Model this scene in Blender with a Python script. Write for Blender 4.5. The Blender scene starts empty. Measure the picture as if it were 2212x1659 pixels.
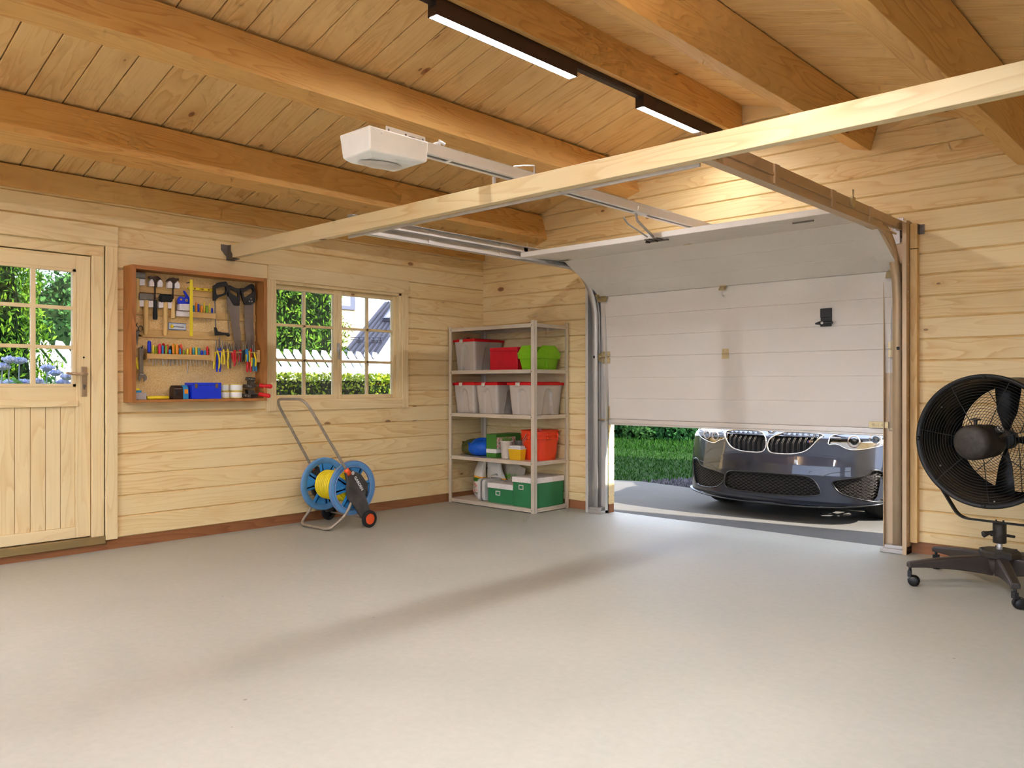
import bpy, math, random
from mathutils import Vector, Matrix
from math import sin, cos, pi, radians, sqrt, atan2, tan
random.seed(7)
V = Vector
scn = bpy.context.scene
COL = scn.collection
# ---------------------------------------------------------------- camera model (for turning measurements into real places on real planes)
TH = radians(42.8); FOC = 1763.0; HZ = 831.0
CAM = V((6.180, -6.216, 1.2))
_f = V((-sin(TH), cos(TH), 0)); _r = V((cos(TH), sin(TH), 0)); _u = V((0, 0, 1))
def on(px, py, ax, v):
    d = _f + _r*((px-1106.0)/FOC) + _u*((HZ-py)/FOC)
    return CAM + d*((v-CAM[ax])/d[ax])

# ---------------------------------------------------------------- mesh builder
class MB:
    def __init__(s, M=None):
        s.v = []; s.f = []; s.uv = []; s.sm = []; s.cuts = []; s.M = M or Matrix.Identity(4)
    def cut(s):      # what follows is a separate piece: build() makes each an object of its own
        s.cuts.append((len(s.v), len(s.f))); return s
    def add(s, vs, fs, sm=False, uvs=None):
        n = len(s.v)
        s.v += [s.M @ V(p) for p in vs]
        for i, f in enumerate(fs):
            s.f.append([n+k for k in f]); s.sm.append(sm)
            s.uv.append(uvs[i] if uvs else None)
        return s
    def box(s, x0, x1, y0, y1, z0, z1, g=None):
        x0, x1 = min(x0, x1), max(x0, x1); y0, y1 = min(y0, y1), max(y0, y1); z0, z1 = min(z0, z1), max(z0, z1)
        vs = [V((x, y, z)) for z in (z0, z1) for y in (y0, y1) for x in (x0, x1)]
        fs = [(0, 2, 3, 1), (4, 5, 7, 6), (0, 1, 5, 4), (2, 6, 7, 3), (0, 4, 6, 2), (1, 3, 7, 5)]
        L = (x1-x0, y1-y0, z1-z0)
        if g is None: g = L.index(max(L))
        return s.add(vs, fs, False, s._guv(vs, fs, g))
    def _guv(s, vs, fs, g):
        ou, ov = random.random()*40, random.random()*40
        o = [k for k in range(3) if k != g]; out = []
        for k, f in enumerate(fs):
            a = [vs[i] for i in f]
            n = (a[1]-a[0]).cross(a[2]-a[0])
            m = max(range(3), key=lambda i: abs(n[i]))
            if m == g: out.append([(ou+p[o[0]]*.2, ov+p[o[1]]) for p in a])
            else:
                w = o[0] if o[1] == m else o[1]
                out.append([(ou+p[g], ov+p[w]+(.37 if m == o[0] else 0)) for p in a])
        return out
    def prism(s, pts, ext, g=None):
        pts = [V(p) for p in pts]; ext = V(ext); n = len(pts)
        vs = pts+[p+ext for p in pts]
        fs = [tuple(range(n))[::-1], tuple(range(n, 2*n))]+[(i, (i+1) % n, n+(i+1) % n, n+i) for i in range(n)]
        return s.add(vs, fs, False, s._guv(vs, fs, g) if g is not None else None)
    def lathe(s, prof, o=(0, 0, 0), ax=(0, 0, 1), n=24, sm=True, a0=0, a1=2*pi):
        o = V(o); ax = V(ax).normalized(); t = ax.orthogonal().normalized(); b = ax.cross(t)
        full = abs(a1-a0-2*pi) < 1e-6; m = n if full else n+1
        vs = []; fs = []
        for r, h in prof:
            for i in range(m):
                a = a0+(a1-a0)*i/n
                vs.append(o+ax*h+(t*cos(a)+b*sin(a))*r)
        for j in range(len(prof)-1):
            for i in range(n):
                k = (i+1) % m
                fs.append((j*m+i, j*m+k, (j+1)*m+k, (j+1)*m+i))
        s.add(vs, fs, sm)
        return s
    def cyl(s, p0, p1, r0, r1=None, n=16):
        p0, p1 = V(p0), V(p1); r1 = r0 if r1 is None else r1; L = (p1-p0).length
        c = min(r0, r1, L)*.08
        return s.lathe([(0, 0), (r0-c, 0), (r0, c), (r1, L-c), (r1-c, L), (0, L)], p0, p1-p0, n)
    def tube(s, pts, r, n=10, closed=False):
        pts = [V(p) for p in pts]; N = len(pts); vs = []; fs = []; nrm = None
        R = r if isinstance(r, (list, tuple)) else [r]*N
        for i, p in enumerate(pts):
            if closed: t = pts[(i+1) % N]-pts[i-1]
            else: t = pts[min(i+1, N-1)]-pts[max(i-1, 0)]
            t.normalize()
            if nrm is None: nrm = t.orthogonal().normalized()
            nrm = (nrm-t*nrm.dot(t))
            nrm = nrm.normalized() if nrm.length > 1e-6 else t.orthogonal().normalized()
            b = t.cross(nrm)
            for k in range(n):
                a = 2*pi*k/n; vs.append(p+(nrm*cos(a)+b*sin(a))*R[i])
        M = N if closed else N-1
        for i in range(M):
            j = (i+1) % N
            for k in range(n): fs.append((i*n+k, i*n+(k+1) % n, j*n+(k+1) % n, j*n+k))
        s.add(vs, fs, True)
        if not closed: s.add([vs[k] for k in range(n)], [tuple(range(n))[::-1]]); s.add([vs[(N-1)*n+k] for k in range(n)], [tuple(range(n))])
        return s
    def ring(s, c, ax, R, r, n=48, m=6):
        c = V(c); ax = V(ax).normalized(); t = ax.orthogonal().normalized(); b = ax.cross(t)
        return s.tube([c+(t*cos(2*pi*i/n)+b*sin(2*pi*i/n))*R for i in range(n)], r, m, True)
    def ball(s, c, r, n=14, m=9):
        if not isinstance(r, (list, tuple)): r = (r, r, r)
        vs = []; fs = []
        for j in range(m+1):
            a = pi*j/m
            for i in range(n):
                b = 2*pi*i/n; vs.append((c[0]+r[0]*sin(a)*cos(b), c[1]+r[1]*sin(a)*sin(b), c[2]+r[2]*cos(a)))
        for j in range(m):
            for i in range(n): fs.append((j*n+i, (j+1)*n+i, (j+1)*n+(i+1) % n, j*n+(i+1) % n))
        return s.add(vs, fs, True)
    def grid(s, fn, nu, nv, sm=True, closed_u=False):
        vs = []; fs = []; mu = nu if closed_u else nu+1
        for j in range(nv+1):
            for i in range(mu): vs.append(fn(i/nu, j/nv))
        for j in range(nv):
            for i in range(nu):
                k = (i+1) % mu; fs.append((j*mu+i, j*mu+k, (j+1)*mu+k, (j+1)*mu+i))
        return s.add(vs, fs, sm)
    def build(s, name, mat, parent=None, org=None, bevel=0, solid=0):
        if s.cuts:
            c = sorted(set([(0, 0)]+s.cuts+[(len(s.v), len(s.f))])); r = None
            for (v0, f0), (v1, f1) in zip(c[:-1], c[1:]):
                if f1 == f0: continue
                m = MB(); m.v = s.v[v0:v1]; m.f = [[k-v0 for k in f] for f in s.f[f0:f1]]; m.uv = s.uv[f0:f1]; m.sm = s.sm[f0:f1]
                o = m.build(name, mat, parent, org, bevel, solid); r = r or o
            return r
        org = V(org) if org is not None else (V(parent['_o']) if parent and parent.get('_w') else V((0, 0, 0)))
        me = bpy.data.meshes.new(name)
        me.from_pydata([tuple(p-org) for p in s.v], [], s.f)
        if any(u for u in s.uv):
            L = me.uv_layers.new(name='UVMap'); flat = []
            for f, u in zip(s.f, s.uv):
                for k in range(len(f)): flat += (u[k] if u else (0.0, 0.0))
            L.data.foreach_set('uv', flat)
        me.polygons.foreach_set('use_smooth', s.sm)
        me.materials.append(mat); me.update()
        o = bpy.data.objects.new(name, me); COL.objects.link(o)
        if parent is not None:
            o.parent = parent
            if parent.get('_w'): o['_w'] = 1; o['_o'] = tuple(org)
        if bevel:
            b = o.modifiers.new('Bevel', 'BEVEL'); b.width = bevel; b.segments = 2; b.limit_method = 'ANGLE'; b.angle_limit = radians(40)
        if solid:
            b = o.modifiers.new('Solid', 'SOLIDIFY'); b.thickness = solid; b.offset = 0
        return o
def tag(o, label=None, cat=None, group=None, kind=None):
    if label: o['label'] = label
    if cat: o['category'] = cat
    if group: o['group'] = group
    if kind: o['kind'] = kind
    return o
def thing(name, label, cat, loc=(0, 0, 0), group=None, kind=None, rot=0, world=True):
    """Empty at the thing's base. world=True: parts are written in room coordinates."""
    o = bpy.data.objects.new(name, None); COL.objects.link(o); o.empty_display_size = .05
    o.location = loc; o.rotation_euler = (0, 0, rot)
    if world: o['_w'] = 1; o['_o'] = tuple(loc)
    return tag(o, label, cat, group, kind)
def single(mb, name, mat, label, cat, loc=None, group=None, kind=None, bevel=0):
    o = mb.build(name, mat, None, loc, bevel)
    if loc is not None: o.location = loc
    o['_w'] = 1; o['_o'] = tuple(loc or (0, 0, 0))
    return tag(o, label, cat, group, kind)
def text_mesh(o):      # lettering becomes a plain mesh
    bpy.context.view_layer.update(); dg = bpy.context.evaluated_depsgraph_get()
    me = bpy.data.meshes.new_from_object(o.evaluated_get(dg)); n = o.name; mt = o.data.materials[0]
    q = bpy.data.objects.new(n, me); COL.objects.link(q); q.parent = o.parent; q.matrix_local = o.matrix_local.copy()
    bpy.data.objects.remove(o); q.name = n
    if not me.materials: me.materials.append(mt)
    return q
def dup(root, loc, label=None, rot=None):
    r = root.copy(); COL.objects.link(r); r.location = loc
    if rot is not None: r.rotation_euler = rot
    if label: r['label'] = label
    for ch in list(root.children):
        c = ch.copy(); COL.objects.link(c); c.parent = r
        for g in list(ch.children):
            d = g.copy(); COL.objects.link(d); d.parent = c
    return r

# ---------------------------------------------------------------- materials
def lin(c): return tuple((x/255/12.92 if x/255 <= .04045 else ((x/255+.055)/1.055)**2.4) for x in c)
class NT:
    def __init__(s, name):
        s.m = bpy.data.materials.new(name); s.m.use_nodes = True; s.t = s.m.node_tree; s.t.nodes.clear()
        s.out = s.n('ShaderNodeOutputMaterial'); s.b = s.n('ShaderNodeBsdfPrincipled'); s.l(s.b, 0, s.out, 0)
    def n(s, ty, **k):
        nd = s.t.nodes.new(ty)
        for a, b in k.items(): setattr(nd, a, b)
        return nd
    def l(s, a, ao, b, bi): s.t.links.new(a.outputs[ao], b.inputs[bi])
    def noise(s, src, so, scale, detail=4, rough=.5, dist=0):
        nd = s.n('ShaderNodeTexNoise'); nd.inputs['Scale'].default_value = scale; nd.inputs['Detail'].default_value = detail
        nd.inputs['Roughness'].default_value = rough; nd.inputs['Distortion'].default_value = dist
        if src: s.l(src, so, nd, 'Vector')
        return nd
    def math(s, op, a, b=None, c=None, clamp=False):
        nd = s.n('ShaderNodeMath', operation=op, use_clamp=clamp)
        for i, x in enumerate((a, b, c)):
            if x is None: continue
            if isinstance(x, tuple): s.l(x[0], x[1], nd, i)
            else: nd.inputs[i].default_value = x
        return nd
    def ramp(s, src, so, stops, interp='LINEAR'):
        nd = s.n('ShaderNodeValToRGB'); e = nd.color_ramp.elements; nd.color_ramp.interpolation = interp
        while len(e) > 1: e.remove(e[-1])
        e[0].position = stops[0][0]; e[0].color = tuple(stops[0][1])+(1,)
        for p, c in stops[1:]:
            x = e.new(p); x.color = tuple(c)+(1,)
        s.l(src, so, nd, 0); return nd
    def mix(s, fac, a, b, mode='MIX'):
        nd = s.n('ShaderNodeMix', data_type='RGBA', blend_type=mode)
        for i, x in ((0, fac), (6, a), (7, b)):
            if isinstance(x, tuple) and len(x) == 2: s.l(x[0], x[1], nd, i)
            elif i == 0: nd.inputs[0].default_value = x
            else: nd.inputs[i].default_value = tuple(x)+(1,)
        return nd
    def bump(s, src, so, strength, dist=.01):
        nd = s.n('ShaderNodeBump'); nd.inputs['Strength'].default_value = strength; nd.inputs['Distance'].default_value = dist
        s.l(src, so, nd, 'Height'); s.l(nd, 0, s.b, 'Normal'); return nd
    def obj(s): return s.n('ShaderNodeTexCoord')
_mc = {}
def pm(name, rgb, rough=.5, metal=0, var=.07, scale=25, bump=0, coat=0, bscale=None, spec=.5, rgb2=None, contrast=None):
    if name in _mc: return _mc[name]
    t = NT(name); c = t.obj(); n = t.noise(c, 3, scale, 4, .6)
    a = lin(rgb); lo = tuple(x*(1-var) for x in a); hi = tuple(min(1, x*(1+var)) for x in a)
    if rgb2: lo, hi = a, lin(rgb2)
    p, q = contrast or (.3, .7)
    r = t.ramp(n, 0, [(p, lo), (q, hi)]); t.l(r, 0, t.b, 'Base Color')
    rr = t.math('MULTIPLY_ADD', (n, 0), .15, max(.02, rough-.07)); t.l(rr, 0, t.b, 'Roughness')
    t.b.inputs['Metallic'].default_value = metal; t.b.inputs['Specular IOR Level'].default_value = spec
    if coat: t.b.inputs['Coat Weight'].default_value = coat; t.b.inputs['Coat Roughness'].default_value = .03
    if bump:
        n2 = t.noise(c, 3, bscale or scale*3, 3); t.bump(n2, 0, bump, .004)
    _mc[name] = t.m; return t.m
def wood(name, pale, mid, dark, knot=.5, ring=1.0, tintvar=.5, rough=.5, knotcol=(120, 62, 38), rs=(1.0, 1.0)):
    t = NT(name); uv = t.n('ShaderNodeUVMap')
    mp = t.n('ShaderNodeMapping'); mp.inputs['Scale'].default_value = (.55*rs[0], 5.5*rs[1], 1); t.l(uv, 0, mp, 0)
    warp = t.noise(mp, 0, 1.0, 2, .4)
    # knots: sparse cells, elongated a little along the grain
    mk = t.n('ShaderNodeMapping'); mk.inputs['Scale'].default_value = (3.0, 6.0, 1); t.l(uv, 0, mk, 0)
    vo = t.n('ShaderNodeTexVoronoi'); vo.inputs['Scale'].default_value = 1.0; vo.inputs['Randomness'].default_value = 1.0; t.l(mk, 0, vo, 'Vector')
    sep = t.n('ShaderNodeSeparateColor'); t.l(vo, 'Color', sep, 0)
    keep = t.math('LESS_THAN', (sep, 0), knot*.35)
    size = t.math('MULTIPLY_ADD', (sep, 1), .10, .045)
    dk = t.math('DIVIDE', (vo, 'Distance'), (size, 0))
    e1 = t.math('MULTIPLY', (dk, 0), -.45); e2 = t.math('EXPONENT', (e1, 0)); halo = t.math('MULTIPLY', (e2, 0), (keep, 0))
    w1 = t.math('MULTIPLY_ADD', (warp, 0), 16.0*ring, 0.0)
    w2 = t.math('MULTIPLY_ADD', (halo, 0), 2.2, (w1, 0))
    fr = t.math('FRACT', (w2, 0))
    saw = t.ramp(fr, 0, [(0, (0, 0, 0)), (.62, (.35,)*3), (.9, (1, 1, 1)), (1, (0, 0, 0))])
    # fine fibres
    mf = t.n('ShaderNodeMapping'); mf.inputs['Scale'].default_value = (6, 170, 1); t.l(uv, 0, mf, 0)
    fib = t.noise(mf, 0, 1.0, 3, .6)
    ml = t.n('ShaderNodeMapping'); ml.inputs['Scale'].default_value = (.8, 1.6, 1); t.l(uv, 0, ml, 0)
    big = t.noise(ml, 0, 1.0, 2, .5)
    amt = t.math('MULTIPLY', (saw, 0), .62); 
    bg = t.ramp(big, 0, [(.35, (.15,)*3), (.7, (1,)*3)])
    amt2 = t.math('MULTIPLY', (amt, 0), (bg, 0))
    base = t.mix((big, 0), lin(pale), lin(mid))
    m1 = t.mix((amt2, 0), (base, 2), lin(dark))
    fb = t.math('MULTIPLY_ADD', (fib, 0), .22, -.05, clamp=True)
    m2 = t.mix((fb, 0), (m1, 2), lin(dark))
    hc = t.math('MULTIPLY', (halo, 0), .55)
    m3 = t.mix((hc, 0), (m2, 2), lin(dark))
    core = t.math('LESS_THAN', (dk, 0), 1.0); core2 = t.math('MULTIPLY', (core, 0), (keep, 0)); 
    kr = t.math('MULTIPLY_ADD', (dk, 0), -.35, 1.0, clamp=True)
    core3 = t.math('MULTIPLY', (core2, 0), (kr, 0))
    m4 = t.mix((core3, 0), (m3, 2), lin(knotcol))
    t.l(m4, 2, t.b, 'Base Color')
    t.b.inputs['Roughness'].default_value = rough; t.b.inputs['Specular IOR Level'].default_value = .35
    t.bump(saw, 0, .06, .002)
    return t.m

LED, LED2, LED_FILL, SKY, SUN, EXPO = 20.0, 125.0, 70.0, 3.3, 12.0, 0.42
# ---------------------------------------------------------------- palette
W_WALL = wood('pine_logs', (247, 226, 178), (244, 214, 152), (212, 158, 86), .5, 1.0)
W_CEIL = wood('pine_ceiling_boards', (240, 206, 146), (232, 188, 118), (192, 130, 60), .8, .9)
W_BEAM = wood('pine_beam', (234, 196, 128), (224, 168, 90), (184, 112, 42), .35, 1.2)
W_CROSS = wood('planed_spruce', (236, 220, 182), (226, 202, 150), (200, 160, 100), .3, .7)
W_TRIM = wood('pine_trim', (246, 226, 180), (240, 214, 160), (212, 168, 106), .25, .8)
W_BASE = wood('brown_stained_larch', (172, 118, 76), (150, 92, 56), (112, 62, 36), .2, 1.0)
W_CAB = wood('chestnut_stained_wood', (196, 134, 72), (168, 104, 54), (108, 60, 28), .1, 1.1)
W_SLAT = wood('pale_slat_wood', (226, 190, 128), (214, 172, 106), (184, 132, 72), .1, .8)
W_HANDLE = wood('ash_handle', (230, 196, 130), (222, 182, 112), (196, 148, 84), 0, .6)
STEEL = pm('galvanised_steel', (196, 190, 184), .35, .55, .08, 12)
STEEL_D = pm('dull_steel', (122, 114, 106), .42, .75, .12, 30)
ZINC = pm('yellow_zinc_bracket', (206, 186, 140), .4, .6, .1, 20)
TRACKW = pm('galvanised_track', (214, 208, 200), .4, .3, .06, 6)
TRACKB = pm('track_outer_side', (206, 178, 142), .45, .3, .05, 5)
ALU = pm('brushed_aluminium', (205, 204, 204), .3, .9, .05, 18)
WHITEP = pm('white_plastic', (238, 236, 230), .35, 0, .03, 10)
WHITEM = pm('white_painted_metal', (240, 238, 234), .35, .1, .03, 8)
BLACKP = pm('black_plastic', (24, 23, 24), .45, 0, .15, 40)
BLACKR = pm('black_rubber', (22, 22, 22), .75, 0, .2, 60, bump=.2)
BROWNM = pm('dark_brown_metal', (58, 38, 28), .42, .3, .06, 8)
NICKEL = pm('satin_nickel', (206, 180, 148), .32, .85, .05, 30)
def plas(name, rgb, rough=.4, **k): return pm(name, rgb, rough, 0, .05, 20, **k)
RED = plas('red_plastic', (214, 14, 26)); BLUE = plas('blue_plastic', (18, 52, 214)); YEL = plas('yellow_plastic', (240, 214, 40))
LBLUE = plas('light_blue_plastic', (42, 140, 200)); GREEN = plas('green_plastic', (132, 170, 26)); ORG = plas('orange_plastic', (246, 146, 24))
CORAL = plas('coral_plastic', (238, 92, 70)); PINK = plas('pink_plastic', (232, 40, 84)); TEAL = plas('teal_plastic', (60, 150, 160))
def glass(name, tint=(1, 1, 1)):
    t = NT(name); t.t.nodes.remove(t.b)
    a = t.n('ShaderNodeBsdfTransparent'); b = t.n('ShaderNodeBsdfGlossy'); b.inputs['Roughness'].default_value = .01
    c = t.obj(); n = t.noise(c, 3, 1.5); r = t.ramp(n, 0, [(.3, tuple(.97*x for x in tint)), (.7, tint)]); t.l(r, 0, a, 0)
    f = t.n('ShaderNodeFresnel'); f.inputs[0].default_value = 1.45
    m = t.n('ShaderNodeMixShader'); t.l(f, 0, m, 0); t.l(a, 0, m, 1); t.l(b, 0, m, 2); t.l(m, 0, t.out, 0)
    return t.m
GLASS = glass('window_glass')
def emis(name, rgb, s):
    t = NT(name); c = t.obj(); n = t.noise(c, 3, 4); r = t.ramp(n, 0, [(.2, tuple(.98*x for x in lin(rgb))), (.8, lin(rgb))])
    t.l(r, 0, t.b, 'Base Color'); t.l(r, 0, t.b, 'Emission Color'); t.b.inputs['Emission Strength'].default_value = s
    return t.m

# concrete floor
def concrete(name, a, b, pit=True, rough=.42):
    t = NT(name); c = t.obj()
    n1 = t.noise(c, 3, 1.1, 6, .62, .4); n2 = t.noise(c, 3, 26, 5, .65)
    r1 = t.ramp(n1, 0, [(.3, lin(a)), (.72, lin(b))])
    f2 = t.math('MULTIPLY_ADD', (n2, 0), .22, .88)
    m = t.mix(1.0, (r1, 0), (f2, 0), 'MULTIPLY')
    last = (m, 2)
    if pit:
        vo = t.n('ShaderNodeTexVoronoi'); vo.inputs['Scale'].default_value = 4.2; t.l(c, 3, vo, 'Vector')
        sp = t.n('ShaderNodeSeparateColor'); t.l(vo, 'Color', sp, 0)
        sz = t.math('MULTIPLY_ADD', (sp, 0), .032, .004); d = t.math('LESS_THAN', (vo, 'Distance'), (sz, 0))
        k = t.math('MULTIPLY', (d, 0), .55); m2 = t.mix((k, 0), last, lin((92, 80, 68))); last = (m2, 2)
    t.l(last[0], last[1], t.b, 'Base Color')
    rr = t.math('MULTIPLY_ADD', (n1, 0), .25, rough-.1); t.l(rr, 0, t.b, 'Roughness')
    t.b.inputs['Specular IOR Level'].default_value = .4
    t.bump(n2, 0, .06, .003)
    return t.m
M_FLOOR = concrete('polished_concrete', (166, 164, 152), (176, 173, 161), True, .52)
M_DRIVE = concrete('driveway_concrete', (98, 96, 94), (110, 108, 105), False, .9)
M_DRIVE.node_tree.nodes['Principled BSDF'].inputs['Specular IOR Level'].default_value = .08
M_LAWN = pm('lawn_soil_green', (26, 46, 14), .9, 0, .4, 3, rgb2=(40, 66, 20))

# ---------------------------------------------------------------- room shell
RX, RZ, SL = 2.935, 3.517, .2855      # ridge line x, height, slope
ROOM_X1, ROOM_Y0 = 6.95, -7.7
def roof_z(x): return RZ-SL*abs(x-RX)
ANG = math.atan(SL)
def logwall(mb, axis, pos, a0, a1, joints, openings, out, th=.09, gable=False, zmax=None):
    """horizontal logs: axis = index along the wall, pos = coordinate of the inner face, out = +1/-1 away from the room"""
    o = 1-axis
    for z0, z1 in zip(joints[:-1], joints[1:]):
        cuts = sorted({z0, z1}|{v for q in openings for v in (q[2], q[3]) if z0 < v < z1})
        for c0, c1 in zip(cuts[:-1], cuts[1:]):
            if c1-c0 < .004: continue
            spans = [(a0, a1)]
            for q in openings:
                if q[2] < c1-1e-6 and q[3] > c0+1e-6:
                    ns = []
                    for s0, s1 in spans:
                        if q[1] <= s0 or q[0] >= s1: ns.append((s0, s1)); continue
                        if q[0] > s0: ns.append((s0, q[0]))
                        if q[1] < s1: ns.append((q[1], s1))
                    spans = ns
            for s0, s1 in spans:
                k0 = .008 if abs(c0-z0) < 1e-6 else 0; k1 = .008 if abs(c1-z1) < 1e-6 else 0
                def lim(s, z):
                    if not gable: return s
                    h = (RZ+.03-z)/SL
                    return min(max(s, RX-h), RX+h)
                if gable and c0 > RZ+.02: continue
                ch = .013
                prof = [(ch, c0), (0, c0+k0), (0, c1-k1), (ch, c1), (th-.01, c1), (th, c1-.01), (th, c0+.01), (th-.01, c0)]
                if k0 == 0: prof[0] = (0, c0)
                if k1 == 0: prof[3] = (0, c1)
                vs = []
                for s in (s0, s1):
                    for d, z in prof:
                        p = [0, 0, z]; p[axis] = lim(s, z); p[o] = pos+out*d; vs.append(V(p))
                n = 8
                fs = [tuple(range(n)), tuple(range(n, 2*n))[::-1]]+[(i, n+i, n+(i+1) % n, (i+1) % n) for i in range(n)]
                if out*(1 if axis == 0 else -1) < 0: fs = [f[::-1] for f in fs]
                mb.add(vs, fs, False, mb._guv(vs, fs, axis))
JL = [.079]+[.079+.152*k for k in range(1, 18)]
JB = [.079]+[.155+.152*k for k in range(0, 23)]
DOOR = (-5.02, -3.88, .079, 2.205)
WIN = (-2.505, -1.125, .985+.06, 2.12)
mb = MB(); logwall(mb, 1, 0, ROOM_Y0, .09, JL, [DOOR, WIN], -1)
wl = single(mb, 'wall_left', W_WALL, 'pale pine log wall with the entry door, tool cabinet and window', 'wall', kind='structure')
GD = (1.655, 4.235, -.01, 2.14)
mb = MB(); logwall(mb, 0, 0, 0.0, ROOM_X1, JB, [GD], 1, gable=True)
single(mb, 'wall_back', W_WALL, 'pine log gable wall around the garage door', 'wall', kind='structure')
mb = MB(); logwall(mb, 1, ROOM_X1, ROOM_Y0, .09, JL[:-1], [(-7.2, -1.3, .231, 2.2)], 1)  # opening cut in the unseen wall to let in fill daylight
single(mb, 'wall_right', W_WALL, 'pine log wall on the right outside the view, with a wide opening added for daylight', 'wall', kind='structure')
mb = MB(); logwall(mb, 0, ROOM_Y0, 0.0, ROOM_X1, JB, [(.6, 6.3, .003, 2.3)], -1, gable=True)  # unseen gateway added so sky light fills the room from behind
single(mb, 'wall_rear', W_WALL, 'pine log gable wall behind the camera with a wide gateway added for daylight', 'wall', kind='structure')
mb = MB(); mb.box(-.09, ROOM_X1+.09, ROOM_Y0-.09, .1, -.12, 0)
single(mb, 'floor', M_FLOOR, 'smooth beige grey concrete garage floor with small dark pits', 'floor', kind='structure')
# base sills under the logs
mb = MB(); mb.box(-.085, -.012, ROOM_Y0, .08, 0, .079, 1)
single(mb, 'baseboard_left', W_BASE, 'reddish brown wooden sill strip under the left log wall', 'baseboard', kind='structure')
mb = MB(); mb.box(0, 1.655, .012, .085, 0, .079, 0); mb.box(4.235, ROOM_X1, .012, .085, 0, .079, 0)
single(mb, 'baseboard_back', W_BASE, 'reddish brown wooden sill strip under the garage door wall', 'baseboard', kind='structure')

# ceiling boards running down both slopes
mb = MB()
for side in (-1, 1):
    L = 3.25/cos(ANG) if side < 0 else 4.2/cos(ANG)
    y = .6
    while y > ROOM_Y0-.3:
        g = .0025
        M = Matrix.Translation((RX, 0, RZ)) @ Matrix.Rotation(side*ANG, 4, 'Y')
        mb.M = M
        x0, x1 = (0, L) if side > 0 else (-L, 0)
        ch = .004; ya, yb = y-.2+g, y-g
        prof = [(ya, ch), (ya+ch, 0), (yb-ch, 0), (yb, ch), (yb, .022), (ya, .022)]
        vs = [V((x, p, z)) for x in (x0, x1) for p, z in prof]; n = 6
        fs = [tuple(range(n)), tuple(range(n, 2*n))[::-1]]+[(i, n+i, n+(i+1) % n, (i+1) % n) for i in range(n)]
        mb.add(vs, fs, False, mb._guv(vs, fs, 0))
        y -= .2013
mb.M = Matrix.Identity(4)
single(mb, 'ceiling', W_CEIL, 'sloping ceiling of honey pine boards', 'ceiling', kind='structure')
mb = MB()
for side in (-1, 1):
    mb.M = Matrix.Translation((RX, 0, RZ+.03)) @ Matrix.Rotation(side*ANG, 4, 'Y')
    if side > 0: mb.box(0, 4.5, ROOM_Y0-.5, .62, 0, .05)
    else: mb.box(-3.6, 0, ROOM_Y0-.5, .62, 0, .05)
mb.M = Matrix.Identity(4)
single(mb, 'roof', pm('roof_felt', (70, 68, 66), .9, 0, .15, 40), 'dark roof covering over the garage', 'roof', kind='structure')

# purlins, square to the roof slope
def purlin(name, xr, zr, side, w, h, y0, y1, label):
    m = MB(Matrix.Translation((xr, 0, zr)) @ Matrix.Rotation(side*ANG, 4, 'Y')); m.box(-w, 0, y0, y1, 0, h, 1)
    return single(m, name, W_BEAM, label, 'beam', kind='structure', bevel=.003)
PU = (('pine purlin nearest above the tool wall', .906, 2.646, -1), ('deep pine purlin between the motor box and the lamps', 2.0, 2.95, -1),
      ('deep pine purlin on the right slope just right of the lamps', 4.031, 2.925, 1), ('deep pine purlin at the far right of the ceiling', 5.10, 2.615, 1),
      ('pine purlin low on the right slope outside the view', 6.1, 2.33, 1))
for i, (lb, x, z, s) in enumerate(PU): purlin('roof_beam', x, z, s, .14, .262, ROOM_Y0, .0, lb)
mb = MB(); mb.box(RX-.075, RX+.072, ROOM_Y0, 0, 3.252, RZ-.005, 1)
single(mb, 'ridge_beam', W_BEAM, 'ridge beam at the top of the ceiling carrying the lamps', 'beam', kind='structure', bevel=.003)
mb = MB(); mb.box(0, .032, ROOM_Y0, 0, 2.522, 2.672, 1)
single(mb, 'trim_1', W_BEAM, 'wall plate board along the top of the left wall', 'beam', kind='structure', bevel=.002)

# ---------------------------------------------------------------- entry door
dr = thing('door_1', 'pine entry door with small glass panes and boarded lower half', 'door', (0, -4.5, 0), kind='structure')
y0, y1 = DOOR[0], DOOR[1]
mb = MB()
mb.box(-.02, .022, y1-.0, y1+.08, .076, 2.203, 2); mb.box(-.02, .022, y0-.08, y0, .076, 2.203, 2); mb.box(-.02, .024, y0-.12, y1+.083, 2.203, 2.35, 1)
mb.build('casing', W_TRIM, dr, bevel=.003)
mb = MB()
mb.box(-.09, -.012, y1-.085, y1, .09, 2.2, 2); mb.box(-.09, -.012, y0, y0+.085, .09, 2.2, 2); mb.box(-.09, -.010, y0, y1, 2.127, 2.203, 1)
mb.box(-.092, -.078, y0, y0+.11, .09, 2.2, 2); mb.box(-.092, -.078, y1-.11, y1, .09, 2.2, 2); mb.box(-.092, -.078, y0, y1, 2.105, 2.2, 1)
mb.build('frame', W_TRIM, dr, bevel=.003)
mb = MB(); mb.box(-.09, .012, y0, y1, .05, .105, 1); mb.build('threshold', wood('threshold_wood', (150, 128, 84), (136, 112, 70), (108, 84, 50), 0), dr, bevel=.003)
ya, yb = y0+.09, y1-.09       # leaf
fx0, fx1 = -.075, -.03
mb = MB()
mb.box(fx0, fx1, yb-.098, yb, .112, 2.12, 2); mb.box(fx0, fx1, ya, ya+.098, .112, 2.12, 2)
mb.box(fx0, fx1, ya+.098, yb-.098, 2.02, 2.12, 1); mb.box(fx0, fx1, ya+.098, yb-.098, 1.06, 1.185, 1); mb.box(fx0, fx1, ya+.098, yb-.098, .112, .19, 1)
mb.box(fx1-.005, fx1+.008, ya+.098, yb-.085, 1.045, 1.085, 1)
leaf = mb.build('leaf_frame', W_TRIM, dr, bevel=.003)
mb = MB(); n = 8; wd = (yb-ya-.196)/n
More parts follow.
